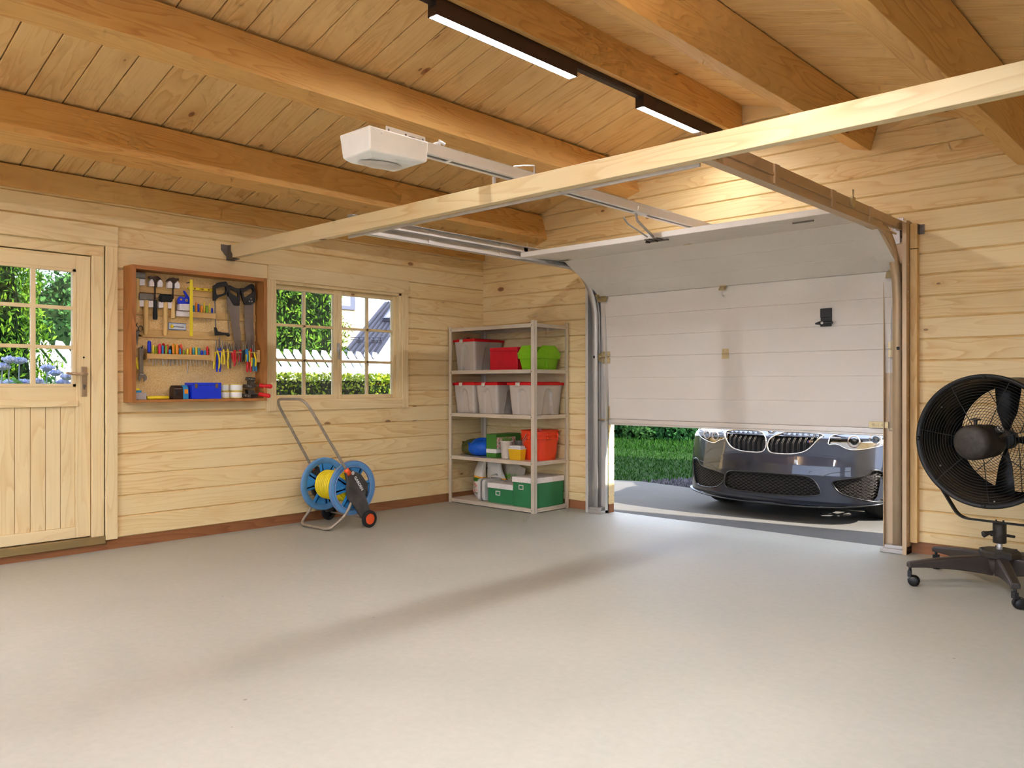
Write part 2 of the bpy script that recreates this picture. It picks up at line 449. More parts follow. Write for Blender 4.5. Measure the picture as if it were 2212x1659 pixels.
for k in range(n):
    a = ya+.098+k*wd; mb.box(fx0+.008, fx1-.012, a+.0015, a+wd-.0015, .19, 1.06, 2)
mb.build('lower_panel', W_TRIM, dr, bevel=.003)
gy0, gy1, gz0, gz1 = ya+.098, yb-.098, 1.185, 2.02
mb = MB()
for a, b in ((gy0, gy0+.022), (gy1-.022, gy1)): mb.box(fx0+.01, fx1+.004, a, b, gz0, gz1, 2)
for a, b in ((gz0, gz0+.022), (gz1-.022, gz1)): mb.box(fx0+.01, fx1+.004, gy0, gy1, a, b, 1)
for k in (1, 2):
    z = gz0+(gz1-gz0)*k/3; mb.box(-.056, -.03, gy0, gy1, z-.013, z+.013, 1)
for k in range(1, 4):
    y = gy1-.262*k-.01; mb.box(-.056, -.029, y-.015, y+.015, gz0, gz1, 2)
mb.build('glazing_bar', W_TRIM, dr, bevel=.002)
mb = MB(); mb.box(-.052, -.049, gy0, gy1, gz0, gz1); mb.build('pane', GLASS, dr)
mb = MB(); hy = yb-.045
mb.box(fx1, fx1+.009, hy-.02, hy+.02, 1.06+.055, 1.36-.03)
plate = mb.build('handle_plate', NICKEL, dr, bevel=.004)
mb = MB(); mb.cyl((fx1, hy, 1.275), (fx1+.055, hy, 1.275), .011); mb.tube([(fx1+.05, hy+.004, 1.275), (fx1+.056, hy-.03, 1.274), (fx1+.055, hy-.09, 1.276), (fx1+.052, hy-.135, 1.282)], [.011, .010, .0095, .008], 10)
mb.build('handle_lever', NICKEL, plate)
mb = MB(); mb.cyl((fx1+.009, hy, 1.19), (fx1+.013, hy, 1.19), .011); mb.box(fx1+.009, fx1+.012, hy-.005, hy+.005, 1.165, 1.19); mb.build('keyhole', STEEL_D, plate)
mb = MB(); mb.cyl((fx1-.002, hy+.0, 1.395), (fx1+.001, hy, 1.395), .007); mb.build('drilled_hole', BLACKP, plate)

# ---------------------------------------------------------------- window
wn = thing('window_1', 'pine double casement window with small panes and garden view', 'window', (0, -1.8, 1), kind='structure')
y0, y1, z0, z1 = WIN
mb = MB()
mb.box(-.02, .024, -2.575, -1.05, 2.085, 2.213, 1)
mb.box(-.02, .022, -2.588, -2.503, .975, 2.085, 2); mb.box(-.02, .022, -1.125, -1.053, .975, 2.085, 2); mb.box(-.02, .020, -2.503, -1.125, .978, 1.048, 1)
mb.build('casing', W_TRIM, wn, bevel=.003)
mb = MB()
mb.box(-.1, .0, y0, y0+.018, z0, z1, 2); mb.box(-.1, .0, y1-.03, y1, z0, z1, 2); mb.box(-.1, 0, y0, y1, z1-.06, z1, 1); mb.box(-.1, .004, y0, y1, z0, z0+.03, 1)
mb.build('jamb', W_TRIM, wn, bevel=.003)
ia, ib, za, zb = y0+.018, y1-.03, z0+.03, z1-.06
mid = (ia+ib)/2-.005
for k, (a, b) in enumerate(((ia, mid), (mid, ib))):
    m = MB(); X0, X1 = -.095, -.052
    w0 = .012 if k == 0 else .05
    a2, b2 = a+(.012 if k == 0 else .045), b-(.045 if k == 0 else .035)
    m.box(X0, X1, a, a2, za, zb, 2); m.box(X0, X1, b2, b, za, zb, 2); m.box(X0, X1, a2, b2, za, za+.035, 1); m.box(X0, X1, a2, b2, zb-.04, zb, 1)
    sash = m.build('sash', W_TRIM, wn, bevel=.003)
    m = MB(); c = (a2+b2)/2
    m.box(-.088, -.062, c-.013, c+.013, za+.035, zb-.04, 2)
    for q in (1, 2):
        z = za+.035+(zb-za-.075)*q/3; m.box(-.088, -.062, a2, b2, z-.012, z+.012, 1)
    m.build('glazing_bar', W_TRIM, sash, bevel=.002)
    m = MB(); m.box(-.077, -.074, a2, b2, za+.035, zb-.04); m.build('pane', GLASS, sash)
mb = MB(); mb.box(-.052, -.038, mid-.012, mid+.012, 1.50, 1.58); mb.box(-.04, -.028, mid-.006, mid+.009, 1.43, 1.54)
mb.build('handle', ALU, wn, bevel=.003)
# ---------------------------------------------------------------- crossbeam
cb = thing('crossbeam', 'pale timber crossbeam spanning the garage below the motor rail', 'beam', (3, -2.9, 2.2))
mb = MB(); mb.box(.004, ROOM_X1-.005, -2.93, -2.875, 2.222, 2.327, 0); mb.build('timber', W_CROSS, cb, bevel=.003)
mb = MB()
mb.box(.002, .004, -2.99, -2.93, 2.285, 2.33); mb.prism([(.003, -2.99, 2.33), (.003, -2.99, 2.285), (.003, -2.945, 2.235), (.003, -2.945, 2.205), (.003, -2.87, 2.205), (.003, -2.87, 2.33)], (.002, 0, 0))
mb.prism([(0.003, -2.933, 2.212), (.075, -2.933, 2.212), (.075, -2.933, 2.25), (.05, -2.933, 2.28), (.05, -2.933, 2.327), (.003, -2.933, 2.327)], (0, .002, 0))
mb.box(.003, .085, -2.935, -2.87, 2.212, 2.218)
for z in (2.25, 2.28, 2.31): mb.cyl((.006, -2.955, z), (.0, -2.955, z), .004, n=8)
mb.build('joist_hanger', STEEL_D, cb)

# ---------------------------------------------------------------- garage door (its panels, seal, hinges and handle)
def door_paint():
    t = NT('stucco_door_paint'); c = t.obj(); n = t.noise(c, 3, 260, 3, .6); n2 = t.noise(c, 3, 1.2, 2)
    r = t.ramp(n2, 0, [(.3, lin((226, 216, 204))), (.7, lin((234, 225, 214)))]); t.l(r, 0, t.b, 'Base Color')
    t.b.inputs['Roughness'].default_value = .5; nn = t.noise(c, 3, 150, 2, .5)
    rr = t.ramp(nn, 0, [(.42, (0, 0, 0)), (.6, (1, 1, 1))]); t.bump(rr, 0, .35, .0016); return t.m
M_DOOR = door_paint()
gd = thing('door_2', 'half open white sectional garage door with embossed panels', 'garage door', (2.93, 0, .84), kind='structure')
XL, XR = 1.602, 4.252
JT = [(.002, .882), (-.018, 1.458), (-.055, 2.018), (-.60, 2.296), (-1.165, 2.262)]    # joints (y, z), inner face
def section(a, b, name, grooves):
    (ya, za), (yb, zb) = a, b
    L = sqrt((yb-ya)**2+(zb-za)**2); u = V((0, (yb-ya)/L, (zb-za)/L)); n = V((0, u.z, -u.y))   # n points outdoors
    prof = [(0, .004), (.004, 0)]
    for k in range(1, grooves):
        g = L*k/grooves; prof += [(g-.003, 0), (g, .003), (g+.003, 0)]
    prof += [(L-.004, 0), (L-.001, .004), (L-.001, .04), (L-.012, .04), (0, .04)]
    vs = []; m = len(prof)
    for x in (XL, XR):
        for s_, d in prof: vs.append(V((x, ya, za))+u*s_+n*d)
    mb = MB(); mb.add(vs, [tuple(range(m)), tuple(range(m, 2*m))[::-1]]+[(i, m+i, m+(i+1) % m, (i+1) % m) for i in range(m)])
    o = mb.build(name, M_DOOR, gd); return o, u, n, L
secs = [section(JT[i], JT[i+1], 'door_section', 3) for i in range(4)]
mb = MB(); mb.box(XL, XR, -.004, .045, .842, .881); mb.box(XL, XR, .0, .04, .826, .842)
mb.build('bottom_seal', pm('seal_profile', (226, 218, 208), .35, .3, .04, 5), gd, bevel=.004)
mb = MB()
for j in (1, 2, 3):      # rubber joint profile between the sections, closes the wedge when the door bends
    y, z = JT[j]; mb.cyl((XL+.004, y+.019*(.99, .98, .9)[j-1], z+.019*(.02, .3, .95)[j-1]-(.0)), (XR-.004, y+.019*(.99, .98, .9)[j-1], z+.019*(.02, .3, .95)[j-1]), .0155, n=12)
mb.build('joint_profile', pm('joint_profile_grey', (186, 178, 168), .6), gd)
def bracket(x, y, z, w, h, name='hinge', tilt=0, mat=ZINC, up=.5):
    m = MB(Matrix.Translation((x, y, z)) @ Matrix.Rotation(-tilt, 4, 'X'))
    m.box(-w/2, w/2, -.004, 0, -h*(1-up), -.004); m.box(-w/2, w/2, -.004, 0, .004, h*up)
    m.cyl((-w/2, -.006, 0), (w/2, -.006, 0), .006, n=8)
    for a in (-.3, .3):
        for b in (-.3, .3): m.cyl((a*w, -.003, b*h), (a*w, -.009, b*h), .004, n=6)
    return m.build(name, mat, gd)
for j in (1, 2, 3):
    y, z = JT[j]; t = (0, .5, 1.05, 1.3)[j]
    bracket(2.865, y, z, .062, .085, tilt=(.03, .03, .55, 1.35)[j])
def end_hinge(x, y, z, s, tilt):
    m = MB(Matrix.Translation((x, y, z)) @ Matrix.Rotation(-tilt, 4, 'X'))
    m.box(-.045, .045, -.005, -.001, -.06, -.006); m.box(-.045, .045, -.005, -.001, .006, .055)
    m.prism([(s*.045, -.001, -.05), (s*.045, -.06, -.03), (s*.045, -.06, .02), (s*.045, -.001, .05)], (s*.004, 0, 0))
    m.cyl((-s*.03, -.012, 0), (s*.05, -.012, 0), .007, n=8); m.cyl((s*.02, -.045, 0), (s*(.08 if s < 0 else .03), -.045, 0), .006, n=8)
    for b in (-.035, .035): m.cyl((0, -.004, b), (0, -.009, b), .005, n=6)
    h = m.build('hinge', ZINC, gd)
    m = MB(Matrix.Translation((x, y, z)) @ Matrix.Rotation(-tilt, 4, 'X')); m.cyl(((-.105 if s < 0 else .03), -.045, 0), ((-.085 if s < 0 else .05), -.045, 0), .022, n=16)
    m.build('roller', BLACKP, h)
for j, tl in ((1, .03), (2, .5), (3, 1.3)):
    y, z = JT[j]
    end_hinge(XL+.04, y, z, -1, tl); end_hinge(XR-.045, y, z, 1, tl)
mb = MB()    # bottom corner brackets and cable anchors
for x, s in ((XL+.03, -1), (XR-.035, 1)):
    mb.cut(); mb.box(x-.04, x+.04, -.006, -.002, .89, 1.0); mb.box(x-.012, x+.014, -.009, -.006, .905, .965); mb.box(x-.06, x+.06, -.03, -.002, .876, .882)
    mb.cyl((x, -.03, .868), (x+s*.09, -.03, .868), .007, n=8)
mb.build('bottom_bracket', ZINC, gd, bevel=.001)
mb = MB(); mb.box(4.03, 4.165, -.035, -.002, .885, .93); mb.box(4.095, 4.099, -.036, -.03, .885, .93)
for x in (4.06, 4.13): mb.ring((x, -.036, .908), (0, 1, 0), .009, .002, 16, 4); mb.cyl((x, -.035, .908), (x, -.039, .908), .003, n=8)
mb.build('lock_catch', ZINC, gd, bevel=.003)
# black inner handle
p = on(1786, 684, 1, -.03); hx, hz = p.x, p.z
mb = MB(); mb.box(hx-.043, hx+.043, -.052, -.036, hz-.008, hz+.062); mb.box(hx-.04, hx+.04, -.06, -.036, hz-.075, hz-.035); mb.box(hx-.043, hx+.043, -.044, -.036, hz-.05, hz)
hd = mb.build('handle_plate', BLACKP, gd, bevel=.008)
mb = MB(); mb.tube([(hx-.07, -.072, hz-.052), (hx-.03, -.078, hz-.05), (hx+.03, -.078, hz-.05), (hx+.06, -.07, hz-.05)], [.006, .015, .015, .008], 10); mb.build('turn_knob', BLACKP, hd)
mb = MB(); mb.cyl((hx-.012, -.09, hz-.05), (hx-.012, -.096, hz-.05), .011); mb.build('push_button', STEEL, hd)
# top edge arm brackets (centre one holds the drawbar)
mb = MB()
for x in (2.86, 2.93): mb.cut(); mb.box(x-.02, x+.02, -1.19, -1.10, 2.253, 2.262); mb.box(x-.02, x-.014, -1.17, -1.12, 2.24, 2.262)
mb.cut(); mb.box(2.80, 2.99, -1.115, -1.095, 2.248, 2.258); mb.cut(); mb.box(3.9, 4.04, -1.06, -1.045, 2.25, 2.26)
mb.build('top_bracket', STEEL_D, gd, bevel=.001)

# ---------------------------------------------------------------- tracks with their steel side frames
def track(x, s, name_lab):
    """s = +1 for the right one: the frame lies outwards"""
    t = thing('garage_door_track', name_lab, 'garage door track', (x, 0, 0), 'steel guide tracks of the garage door')
    m = MB()   # side frame angle: flange on the wall, leg towards the room
    a, b = (x+s*.03, x+s*.125)
    m.box(a-s*.085, b, -.012, -.006, 0, 2.36); m.box(b-s*.003, b, -.115, -.006, 0, 2.36); m.box(b-s*.028, b, -.118, -.112, 0, 2.36)
    m.box(a-s*.085, a-s*.081, -.05, -.006, 0, 2.16)
    fr = m.build('side_frame', TRACKB if s > 0 else TRACKW, t)
    m = MB()
    for z in (.16, .2, .33, .37, .52, .95, 1.0, 1.12, 1.45, 1.72, 1.78, 1.86, 2.05):
        m.cut(); m.cyl((b-s*.0035, -.075, z), (b+s*.0008, -.075, z), .0065, n=8)
        m.cut(); m.cyl((b-s*.0035, -.045, z+.012), (b+s*.0008, -.045, z+.012), .004, n=8)
    m.build('slot_hole', pm('slot_rim', (236, 232, 224), .4, .2), fr)
    m = MB()   # vertical roller channel, standing on the floor
    X = x+s*.045
    def chan(path):
        nn = []
        for k in range(len(path)):
            p, q = path[max(k-1, 0)], path[min(k+1, len(path)-1)]; d = V((0, q[0]-p[0], q[1]-p[1])).normalized(); nn.append(V((0, -d.z, d.y)))
        prof = [(.056, -.016), (.05, -.026), (0, -.026), (0, .026), (.05, .026), (.056, .016)]
        for (dx0, dn0), (dx1, dn1) in zip(prof[:-1], prof[1:]):
            vs = []
            for (y_, z_), n_ in zip(path, nn): vs += [V((X+s*(.028-dx0), y_, z_))+n_*dn0, V((X+s*(.028-dx1), y_, z_))+n_*dn1]
            m.add(vs, [(2*k, 2*k+1, 2*k+3, 2*k+2) for k in range(len(path)-1)], True)
    R = .39
    vert = [(-.05, .02), (-.055, 1.80)]
    arc = [(-.055-R+R*cos(a*pi/24), 1.80+R*1.22*sin(a*pi/24)) for a in range(0, 13)]
    yE = arc[-1][0]; zE = arc[-1][1]
    chan([vert[0]]+arc+[(-.62, zE)])
    ch = m.build('vertical_channel', TRACKW if s < 0 else TRACKB, t, solid=.0022)
    m = MB()   # double horizontal track
    o = X+s*.028; z0 = zE-.026
    def hrow(za, zb):
        m.box(o, o+s*.002, -2.86, .0 if za > z0+.05 else -.45, za, zb)
        m.box(o-s*.045, o, -2.86, -.1 if za > z0+.05 else -.45, za, za+.002); m.box(o-s*.045, o-s*.043, -2.86, -.1 if za > z0+.05 else -.45, za, za+.012)
    hrow(z0, z0+.052); hrow(z0+.066, z0+.118); m.box(o-s*.045, o, -2.86, 0, z0+.118, z0+.120)
    m.box(o, o+s*.003, -2.86, -.0, z0+.05, z0+.07)
    if s > 0:
        m.box(o+.002, o+.012, -2.86, -.2, z0, z0+.012); m.box(o+.002, o+.010, -2.86, -.2, z0+.054, z0+.066)
    hz_ = m.build('horizontal_track', TRACKB if s > 0 else TRACKW, t)
    m = MB()
    for y in (-2.78, -2.12, -1.35, -.72):
        m.cut(); m.box(o-s*.004, o+s*.014, y, y+.055, z0+.004, z0+.116); m.box(o+s*.010, o+s*.014, y+.05, y+.06, z0+.004, z0+.116)
    m.build('joint_plate', TRACKB if s > 0 else TRACKW, hz_, bevel=.001)
    m = MB()   # hanger strap and hook on top
    m.box(o, o+s*.018, -1.04, -.99, z0+.06, z0+.125); m.tube([(o+s*.006, -1.01, z0+.118), (o+s*.006, -1.01, z0+.175), (o+s*.006, -.99, z0+.175), (o+s*.006, -.99, z0+.118)], .003, 6)
    m.build('hanger_hook', ZINC, hz_)
    m = MB()   # head bracket at the wall
    m.box(o-s*.05, o+s*.002, -.10, -.085, z0-.05, z0+.12); m.box(o-s*.06, o, -.014, -.008, z0-.02, z0+.15); m.cyl((o-s*.06, -.05, z0+.03), (o+s*.0, -.05, z0+.03), .03, n=14)
    m.build('head_bracket', STEEL, t, bevel=.002)
    m = MB(); m.box(a-s*.085, b, -.115, -.0, .001, .03); m.box(a-s*.06, b, -.10, -.0, .03, .055)
    m.build('floor_bracket', STEEL, t, bevel=.002)
    m = MB(); m.tube([(x-s*.018, -.03, .87), (x-s*.005, -.035, 1.6), (x+s*.01, -.04, 2.2)], .002, 6); m.build('lift_cable', STEEL, t)
    return t
track(1.60, -1, 'steel guide track left of the garage door, running back to the crossbeam')
track(4.19, 1, 'steel guide track right of the garage door, ending beside the black fan')
mb = MB(); mb.box(1.55, 4.26, -2.872, -2.862, 2.205, 2.222); single(mb, 'cross_rail', STEEL, 'thin grey steel rail running under the back of the crossbeam', 'rail', (2.9, -2.86, 2.2))
# timber batten on the wall right of the right frame
bt = thing('wall_batten', 'narrow timber batten fixed to the wall beside the right garage door frame', 'batten', (4.35, 0, .08))
mb = MB(); mb.box(4.318, 4.365, -.052, -.0005, .082, 2.16, 2); mb.box(4.318, 4.365, -.052, -.0005, 2.165, 2.34, 2); mb.build('timber', W_CEIL, bt, bevel=.002)
mb = MB(); mb.box(4.367, 4.40, -.006, -.001, 2.265, 2.335); mb.box(4.365, 4.368, -.04, -.001, 2.265, 2.335)
for z in (2.28, 2.32): mb.cyl((4.385, -.006, z), (4.385, -.009, z), .004, n=8)
mb.build('angle_bracket', STEEL_D, bt)

# ---------------------------------------------------------------- opener
op = thing('garage_door_opener', 'white ceiling motor unit with long rail to the garage door', 'garage door opener', (2.93, -3.65, 2.43))
mb = MB()
X0, X1, Y0, Y1 = 2.81, 3.052, -3.835, -3.462; zt, zbm = 2.434, 2.315
q = [(X0, Y0, zt), (X1, Y0, zt), (X1, Y1, zt), (X0, Y1, zt), (X0+.012, Y0+.012, zbm), (X1-.008, Y0+.008, zbm+.004), (X1-.004, Y1-.004, zbm+.018), (X0+.012, Y1-.006, zbm+.012), (X0+.035, Y0+.05, 2.296), (X1-.045, Y0+.05, 2.298), (X1-.05, Y1-.06, 2.31), (X0+.035, Y1-.06, 2.306)]
mb.add([V(p) for p in q], [(0, 3, 2, 1)[::-1]]+[(k, (k+1) % 4, 4+(k+1) % 4, 4+k)[::-1] for k in range(4)]+[(4+k, 4+(k+1) % 4, 8+(k+1) % 4, 8+k)[::-1] for k in range(4)]+[(8, 9, 10, 11)[::-1]])
mb.build('housing', WHITEP, op, bevel=.008)
mb = MB(); mb.grid(lambda u, v: V((2.925+.068*cos(2*pi*u)*v, -3.67+.13*sin(2*pi*u)*v, 2.293+.012*(v*sin(2*pi*u)+1)*.5-.012*(1-v**4))), 32, 4, True, True); mb.build('lamp_cover', pm('pale_grey_plastic', (214, 206, 196), .4), op)
mb = MB(); mb.box(2.926, 2.934, -3.70, -3.36, 2.434, 2.476, 1)
for y in (-3.68, -3.54, -3.40): mb.cyl((2.925, y, 2.462), (2.937, y, 2.462), .005, n=8)
mb.prism([(2.95, -3.66, 2.434), (2.95, -3.655, 2.492), (2.95, -3.40, 2.492), (2.95, -3.39, 2.434)], (.004, 0, 0))
mbr = mb.build('mounting_plate', WHITEM, op, bevel=.001)
mb = MB()
for y in (-3.64, -3.53, -3.415): mb.cut(); mb.cyl((2.9535, y, 2.475), (2.9555, y, 2.475), .0055, n=10)
mb.cut(); mb.box(2.9535, 2.9555, -3.51, -3.43, 2.462, 2.473)
mb.build('slot', STEEL_D, mbr)
mb = MB()
for x, y in ((3.055, -3.76), (3.055, -3.51)): mb.cut(); mb.cyl((x-.01, y, 2.415), (x+.002, y, 2.413), .005, n=8)
mb.build('screw', WHITEM, op)
mb = MB(); mb.box(2.899, 2.961, -3.47, -.06, 2.466, 2.469, 1); mb.box(2.902, 2.905, -3.47, -.06, 2.41, 2.468, 1); mb.box(2.955, 2.958, -3.47, -.06, 2.41, 2.468, 1)
mb.box(2.889, 2.915, -3.47, -.06, 2.407, 2.411, 1); mb.box(2.945, 2.971, -3.47, -.06, 2.407, 2.411, 1)
rl = mb.build('rail', WHITEM, op)
mb = MB(); mb.box(2.915, 2.945, -3.47, -.06, 2.43, 2.44, 1); mb.build('belt', pm('belt_grey', (120, 108, 96), .6), rl)
mb = MB(); mb.box(2.90, 2.96, -3.22, -3.20, 2.405, 2.414); mb.cut(); mb.box(2.90, 2.965, -1.45, -1.30, 2.404, 2.442); mb.cut(); mb.box(2.90, 2.96, -1.12, -1.0, 2.462, 2.476)
mb.build('trolley', WHITEM, rl, bevel=.002)
mb = MB(); mb.tube([(2.955, -3.30, 2.47), (2.955, -3.30, 2.50)], .006, 8); mb.tube([(2.89, -3.32, 2.474), (2.91, -3.30, 2.484), (2.97, -3.30, 2.484), (2.975, -3.28, 2.474)], .008, 8); mb.build('clamp_bolt', WHITEM, rl)
mb = MB(); mb.tube([(2.90, -2.66, 2.47), (2.885, -2.64, 2.50), (2.93, -2.60, 2.505), (2.985, -2.57, 2.50), (2.975, -2.56, 2.47), (2.965, -2.55, 2.42)], .005, 6)
mb.cut(); mb.box(2.84, 2.856, -2.78, -2.765, 2.33, 2.42)
mb.build('suspension_strap', STEEL, op)
mb = MB(); mb.tube([(2.92, -1.42, 2.41), (2.91, -1.38, 2.36), (2.90, -1.13, 2.262)], .009, 8); mb.tube([(2.79, -1.38, 2.40), (2.795, -1.33, 2.36), (2.86, -1.14, 2.27)], .006, 8); mb.build('drawbar_arm', STEEL, op)

# ---------------------------------------------------------------- linear lamps on the ridge, with unseen fill lamps added
M_LED = emis('led_fill_ridge', (246, 247, 255), LED); M_LED_FILL = emis('led_fill_row', (246, 247, 255), LED_FILL); M_LED_FAR = emis('led_diffuser_far', (246, 248, 255), LED2*.5); M_LED_DIM = emis("led_diffuser_near", (242, 246, 255), LED2)
mb = MB(); mb.box(2.905, 2.967, -7.2, -.25, 3.222, 3.252); mb.box(2.915, 2.957, -7.2, -.25, 3.218, 3.222)
single(mb, 'lighting_track', pm('dark_bronze_track', (52, 40, 34), .35, .5), 'dark bronze lighting track fixed under the ridge beam', 'lighting track', (2.93, -3, 3.22))
def led(y0, y1, lab, M_LED=M_LED):
    t = thing('linear_lamp', lab, 'lamp', (2.936, (y0+y1)/2, 3.15), 'linear lamps on the ridge track')
    m = MB(); m.box(2.902, 2.970, y0, y1, 3.156, 3.238); m.box(2.902, 2.907, y0, y1, 3.151, 3.156); m.box(2.965, 2.970, y0, y1, 3.151, 3.156); m.box(2.902, 2.970, y0, y0+.006, 3.151, 3.156); m.box(2.902, 2.970, y1-.006, y1, 3.151, 3.156)
    m.build('housing', BROWNM, t)
    m = MB(); m.box(2.907, 2.965, y0+.006, y1-.006, 3.152, 3.1558); m.build('diffuser', M_LED, t)
    m = MB(); m.box(2.91, 2.962, y0-.002, y0+.03, 3.2, 3.2215); m.cut(); m.box(2.91, 2.962, y1-.03, y1+.002, 3.2, 3.2215); m.build('end_cap', BLACKP, t)
    return t
led(-3.335, -2.14, 'black linear lamp above the motor unit, the nearer of the two', M_LED_DIM)
led(-1.392, -.30, 'black linear lamp partly hidden behind the crossbeam', M_LED_FAR)
led(-5.6, -4.4, 'added fill lamp on the ridge above and behind the viewpoint')  # unseen lamp added behind the camera as fill light
def fill_lamp_row(x, y0, y1, lab):  # hung lamps and tracks added out of view to brighten the room
    z = roof_z(x)-.34
    mb = MB(); mb.box(x-.03, x+.03, y0-.06, y1+.06, z+.086, z+.11, 1)
    for y in (y0+.1, y1-.1): mb.box(x-.02, x+.02, y-.02, y+.02, z+.11, z+.345, 2)
    single(mb, 'lighting_track', pm('dark_bronze_track', (52, 40, 34), .35, .5), 'dark hung track of the ' + lab, 'lighting track', (x, (y0+y1)/2, z))
    t = led(y0, y1, 'black linear lamp, ' + lab, M_LED_FILL); t.location = (x, (y0+y1)/2, 3.15+z+.086-3.238)
    m = MB(); m.box(2.85, 2.90, y0+.01, y1-.01, 3.226, 3.2285); m.cut(); m.box(2.972, 3.022, y0+.01, y1-.01, 3.226, 3.2285); m.build('fill_up_diffuser', M_LED_FILL, t)  # glowing strips added to throw fill light up at the ceiling
fill_lamp_row(4.75, -4.75, -3.55, 'added fill row on the right, nearest the garage door, outside the view')
fill_lamp_row(4.75, -6.15, -4.95, 'added fill row on the right, farther from the garage door, outside the view')
fill_lamp_row(1.30, -7.0, -5.8, 'added fill row on the left behind the entry door, outside the view')
# ---------------------------------------------------------------- tool cabinet on the left wall
CV = {'A': (250, 560, 5.185), 'B': (250, 560, 11.853), 'C': (370, 560, 11.85), 'D': (300, 720, 10.37), 'E': (450, 600, 11.85), 'F': (450, 720, 10.37), 'G': (270, 680, 8.3)}
def cv(k, x, y, X=.05):
    a, b, s = CV[k]; return on(a+x/s, b+y/s, 0, X)
def cvp(k, pts, X): return [cv(k, x, y, X) for x, y in pts]
def flat(mb, k, pts, X, t, g=None):    # silhouette of real thickness t, standing X off the wall
    return mb.prism(cvp(k, pts, X+t), (-t, 0, 0), g)
CY0, CY1, CZ0, CZ1, CD = -3.754, -2.667, 1.068, 2.072, .155
cab = thing('tool_cabinet', 'open dark-stained wooden tool cabinet hung on the wall by the window', 'tool cabinet', (0, -3.2, 1.068))
mb = MB(); T = .03
mb.box(.001, CD, CY0, CY0+T, CZ0, CZ1, 2); mb.box(.001, CD, CY1-T, CY1, CZ0, CZ1, 2); mb.box(.001, CD, CY0+T, CY1-T, CZ1-T, CZ1, 1); mb.box(.001, CD, CY0+T, CY1-T, CZ0, CZ0+.022, 1)
mb.build('frame', W_CAB, cab, bevel=.002)
def osb():
    t = NT('oriented_strand_board'); c = t.obj(); mp = t.n('ShaderNodeMapping'); mp.inputs['Scale'].default_value = (60, 60, 60); t.l(c, 3, mp, 0)
    nn = t.noise(c, 3, 8, 3); mx = t.n('ShaderNodeVectorMath', operation='MULTIPLY_ADD'); t.l(nn, 1, mx, 0); mx.inputs[1].default_value = (3, 3, 3); t.l(mp, 0, mx, 2)
    vo = t.n('ShaderNodeTexVoronoi', distance='MANHATTAN'); t.l(mx, 0, vo, 'Vector'); sp = t.n('ShaderNodeSeparateColor'); t.l(vo, 'Color', sp, 0)
    r = t.ramp(sp, 0, [(0, lin((216, 168, 98))), (.5, lin((238, 198, 132))), (.9, lin((248, 222, 168)))]); t.l(r, 0, t.b, 'Base Color'); t.b.inputs['Roughness'].default_value = .6
    return t.m
mb = MB(); mb.box(.001, .018, CY0+T, CY1-T, CZ0+.022, CZ1-T); mb.build('back_board', osb(), cab)
# horizontal slats
zs = [cv('A', 600, v, .04).z for v in (392, 640, 878)]
SX = .018
def slat(z, y0, y1, h=.056):
    m = MB(); m.box(SX, SX+.018, y0, y1, z, z+h, 1)
    for k in range(5):
        y = y0+(y1-y0)*(k+.5)/5; m.cyl((SX+.017, y, z+.012), (SX+.0185, y, z+.012), .0025, n=6)
    return m.build('slat', W_SLAT, cab)
for z in zs: slat(z, CY0+T+.002, CY1-T-.004)
slat(zs[2]-.017, CY0+T+.002, cv('A', 290, 880, .04).y, .03)
slat(cv('A', 250, 1140, .04).z, CY0+T+.002, cv('A', 350, 1140, .04).y, .09)
SF = SX+.018       # front of the slats
M_HOLD = pm('white_holder_plastic', (232, 224, 224), .45)
def holder(k, a, b, c, d, pk=None, X=.036, t=.03):
    m = MB(); pts = [(a, b), (c, b), (c, d), (a, d)] if pk is None else [(a, b), (pk[0], pk[1]), (c, b), (c, d), (a, d)]
    flat(m, k, pts, X, t); return m.build('holder', M_HOLD, cab, bevel=.002)
for a, b, c, d in ((405, 480, 497, 652), (612, 500, 750, 668), (603, 1045, 725, 1210), (835, 1060, 965, 1228), (1100, 1085, 1228, 1245), (1335, 1098, 1455, 1262)): holder('B', a, b, c, d)
holder('B', 862, 570, 990, 692, (930, 495)); holder('B', 1075, 585, 1205, 712, (1145, 515)); holder('B', 1330, 610, 1455, 738, (1393, 538)); holder('B', 1515, 630, 1640, 748, (1585, 560))
# screwdriver rack, small driver rack, plier rack
def bxp(mb, k, a, b, c, d, X0, X1, g=None):
    p, q = cv(k, a, b, X1), cv(k, c, d, X1); mb.box(X0, X1, p.y, q.y, q.z, p.z, g)
RKX = .105
mb = MB(); bxp(mb, 'D', 183, 450, 1622, 600, RKX-.016, RKX, 1)
p = cv('D', 183, 450, RKX); q = cv('D', 1622, 630, RKX)
rz0 = q.z+.002; rz1 = p.z; ry0, ry1 = p.y, q.y
mb.box(SX, RKX-.016, ry0+.0, ry1, rz0+.018, rz0+.03, 1)
for y in (ry0, ry1-.016): mb.box(SX, RKX-.016, y, y+.016, rz0, rz1, 0)
rack1 = mb.build('screwdriver_rack', W_SLAT, cab, bevel=.002)
mb = MB(); p = cv('C', 552, 1345, .09); q = cv('C', 1140, 1525, .09); sy0, sy1, sz0, sz1 = p.y, q.y, q.z, p.z
mb.box(.076, .09, sy0, sy1, sz0, sz1, 1); mb.box(SX, .076, sy0, sy1, sz0+.015, sz0+.025, 1)
for y in (sy0, sy1-.012): mb.box(SX, .076, y, y+.012, sz0, sz1, 0)
rack2 = mb.build('small_tool_rack', W_SLAT, cab, bevel=.002)
PX = .10
mb = MB(); bxp(mb, 'F', 75, 335, 135, 625, SX, PX+.012, 2); bxp(mb, 'F', 1100, 375, 1162, 650, SX, PX+.012, 2)
pa, pb = cv('F', 120, 405, PX), cv('F', 1110, 430, PX); pz = pa.z
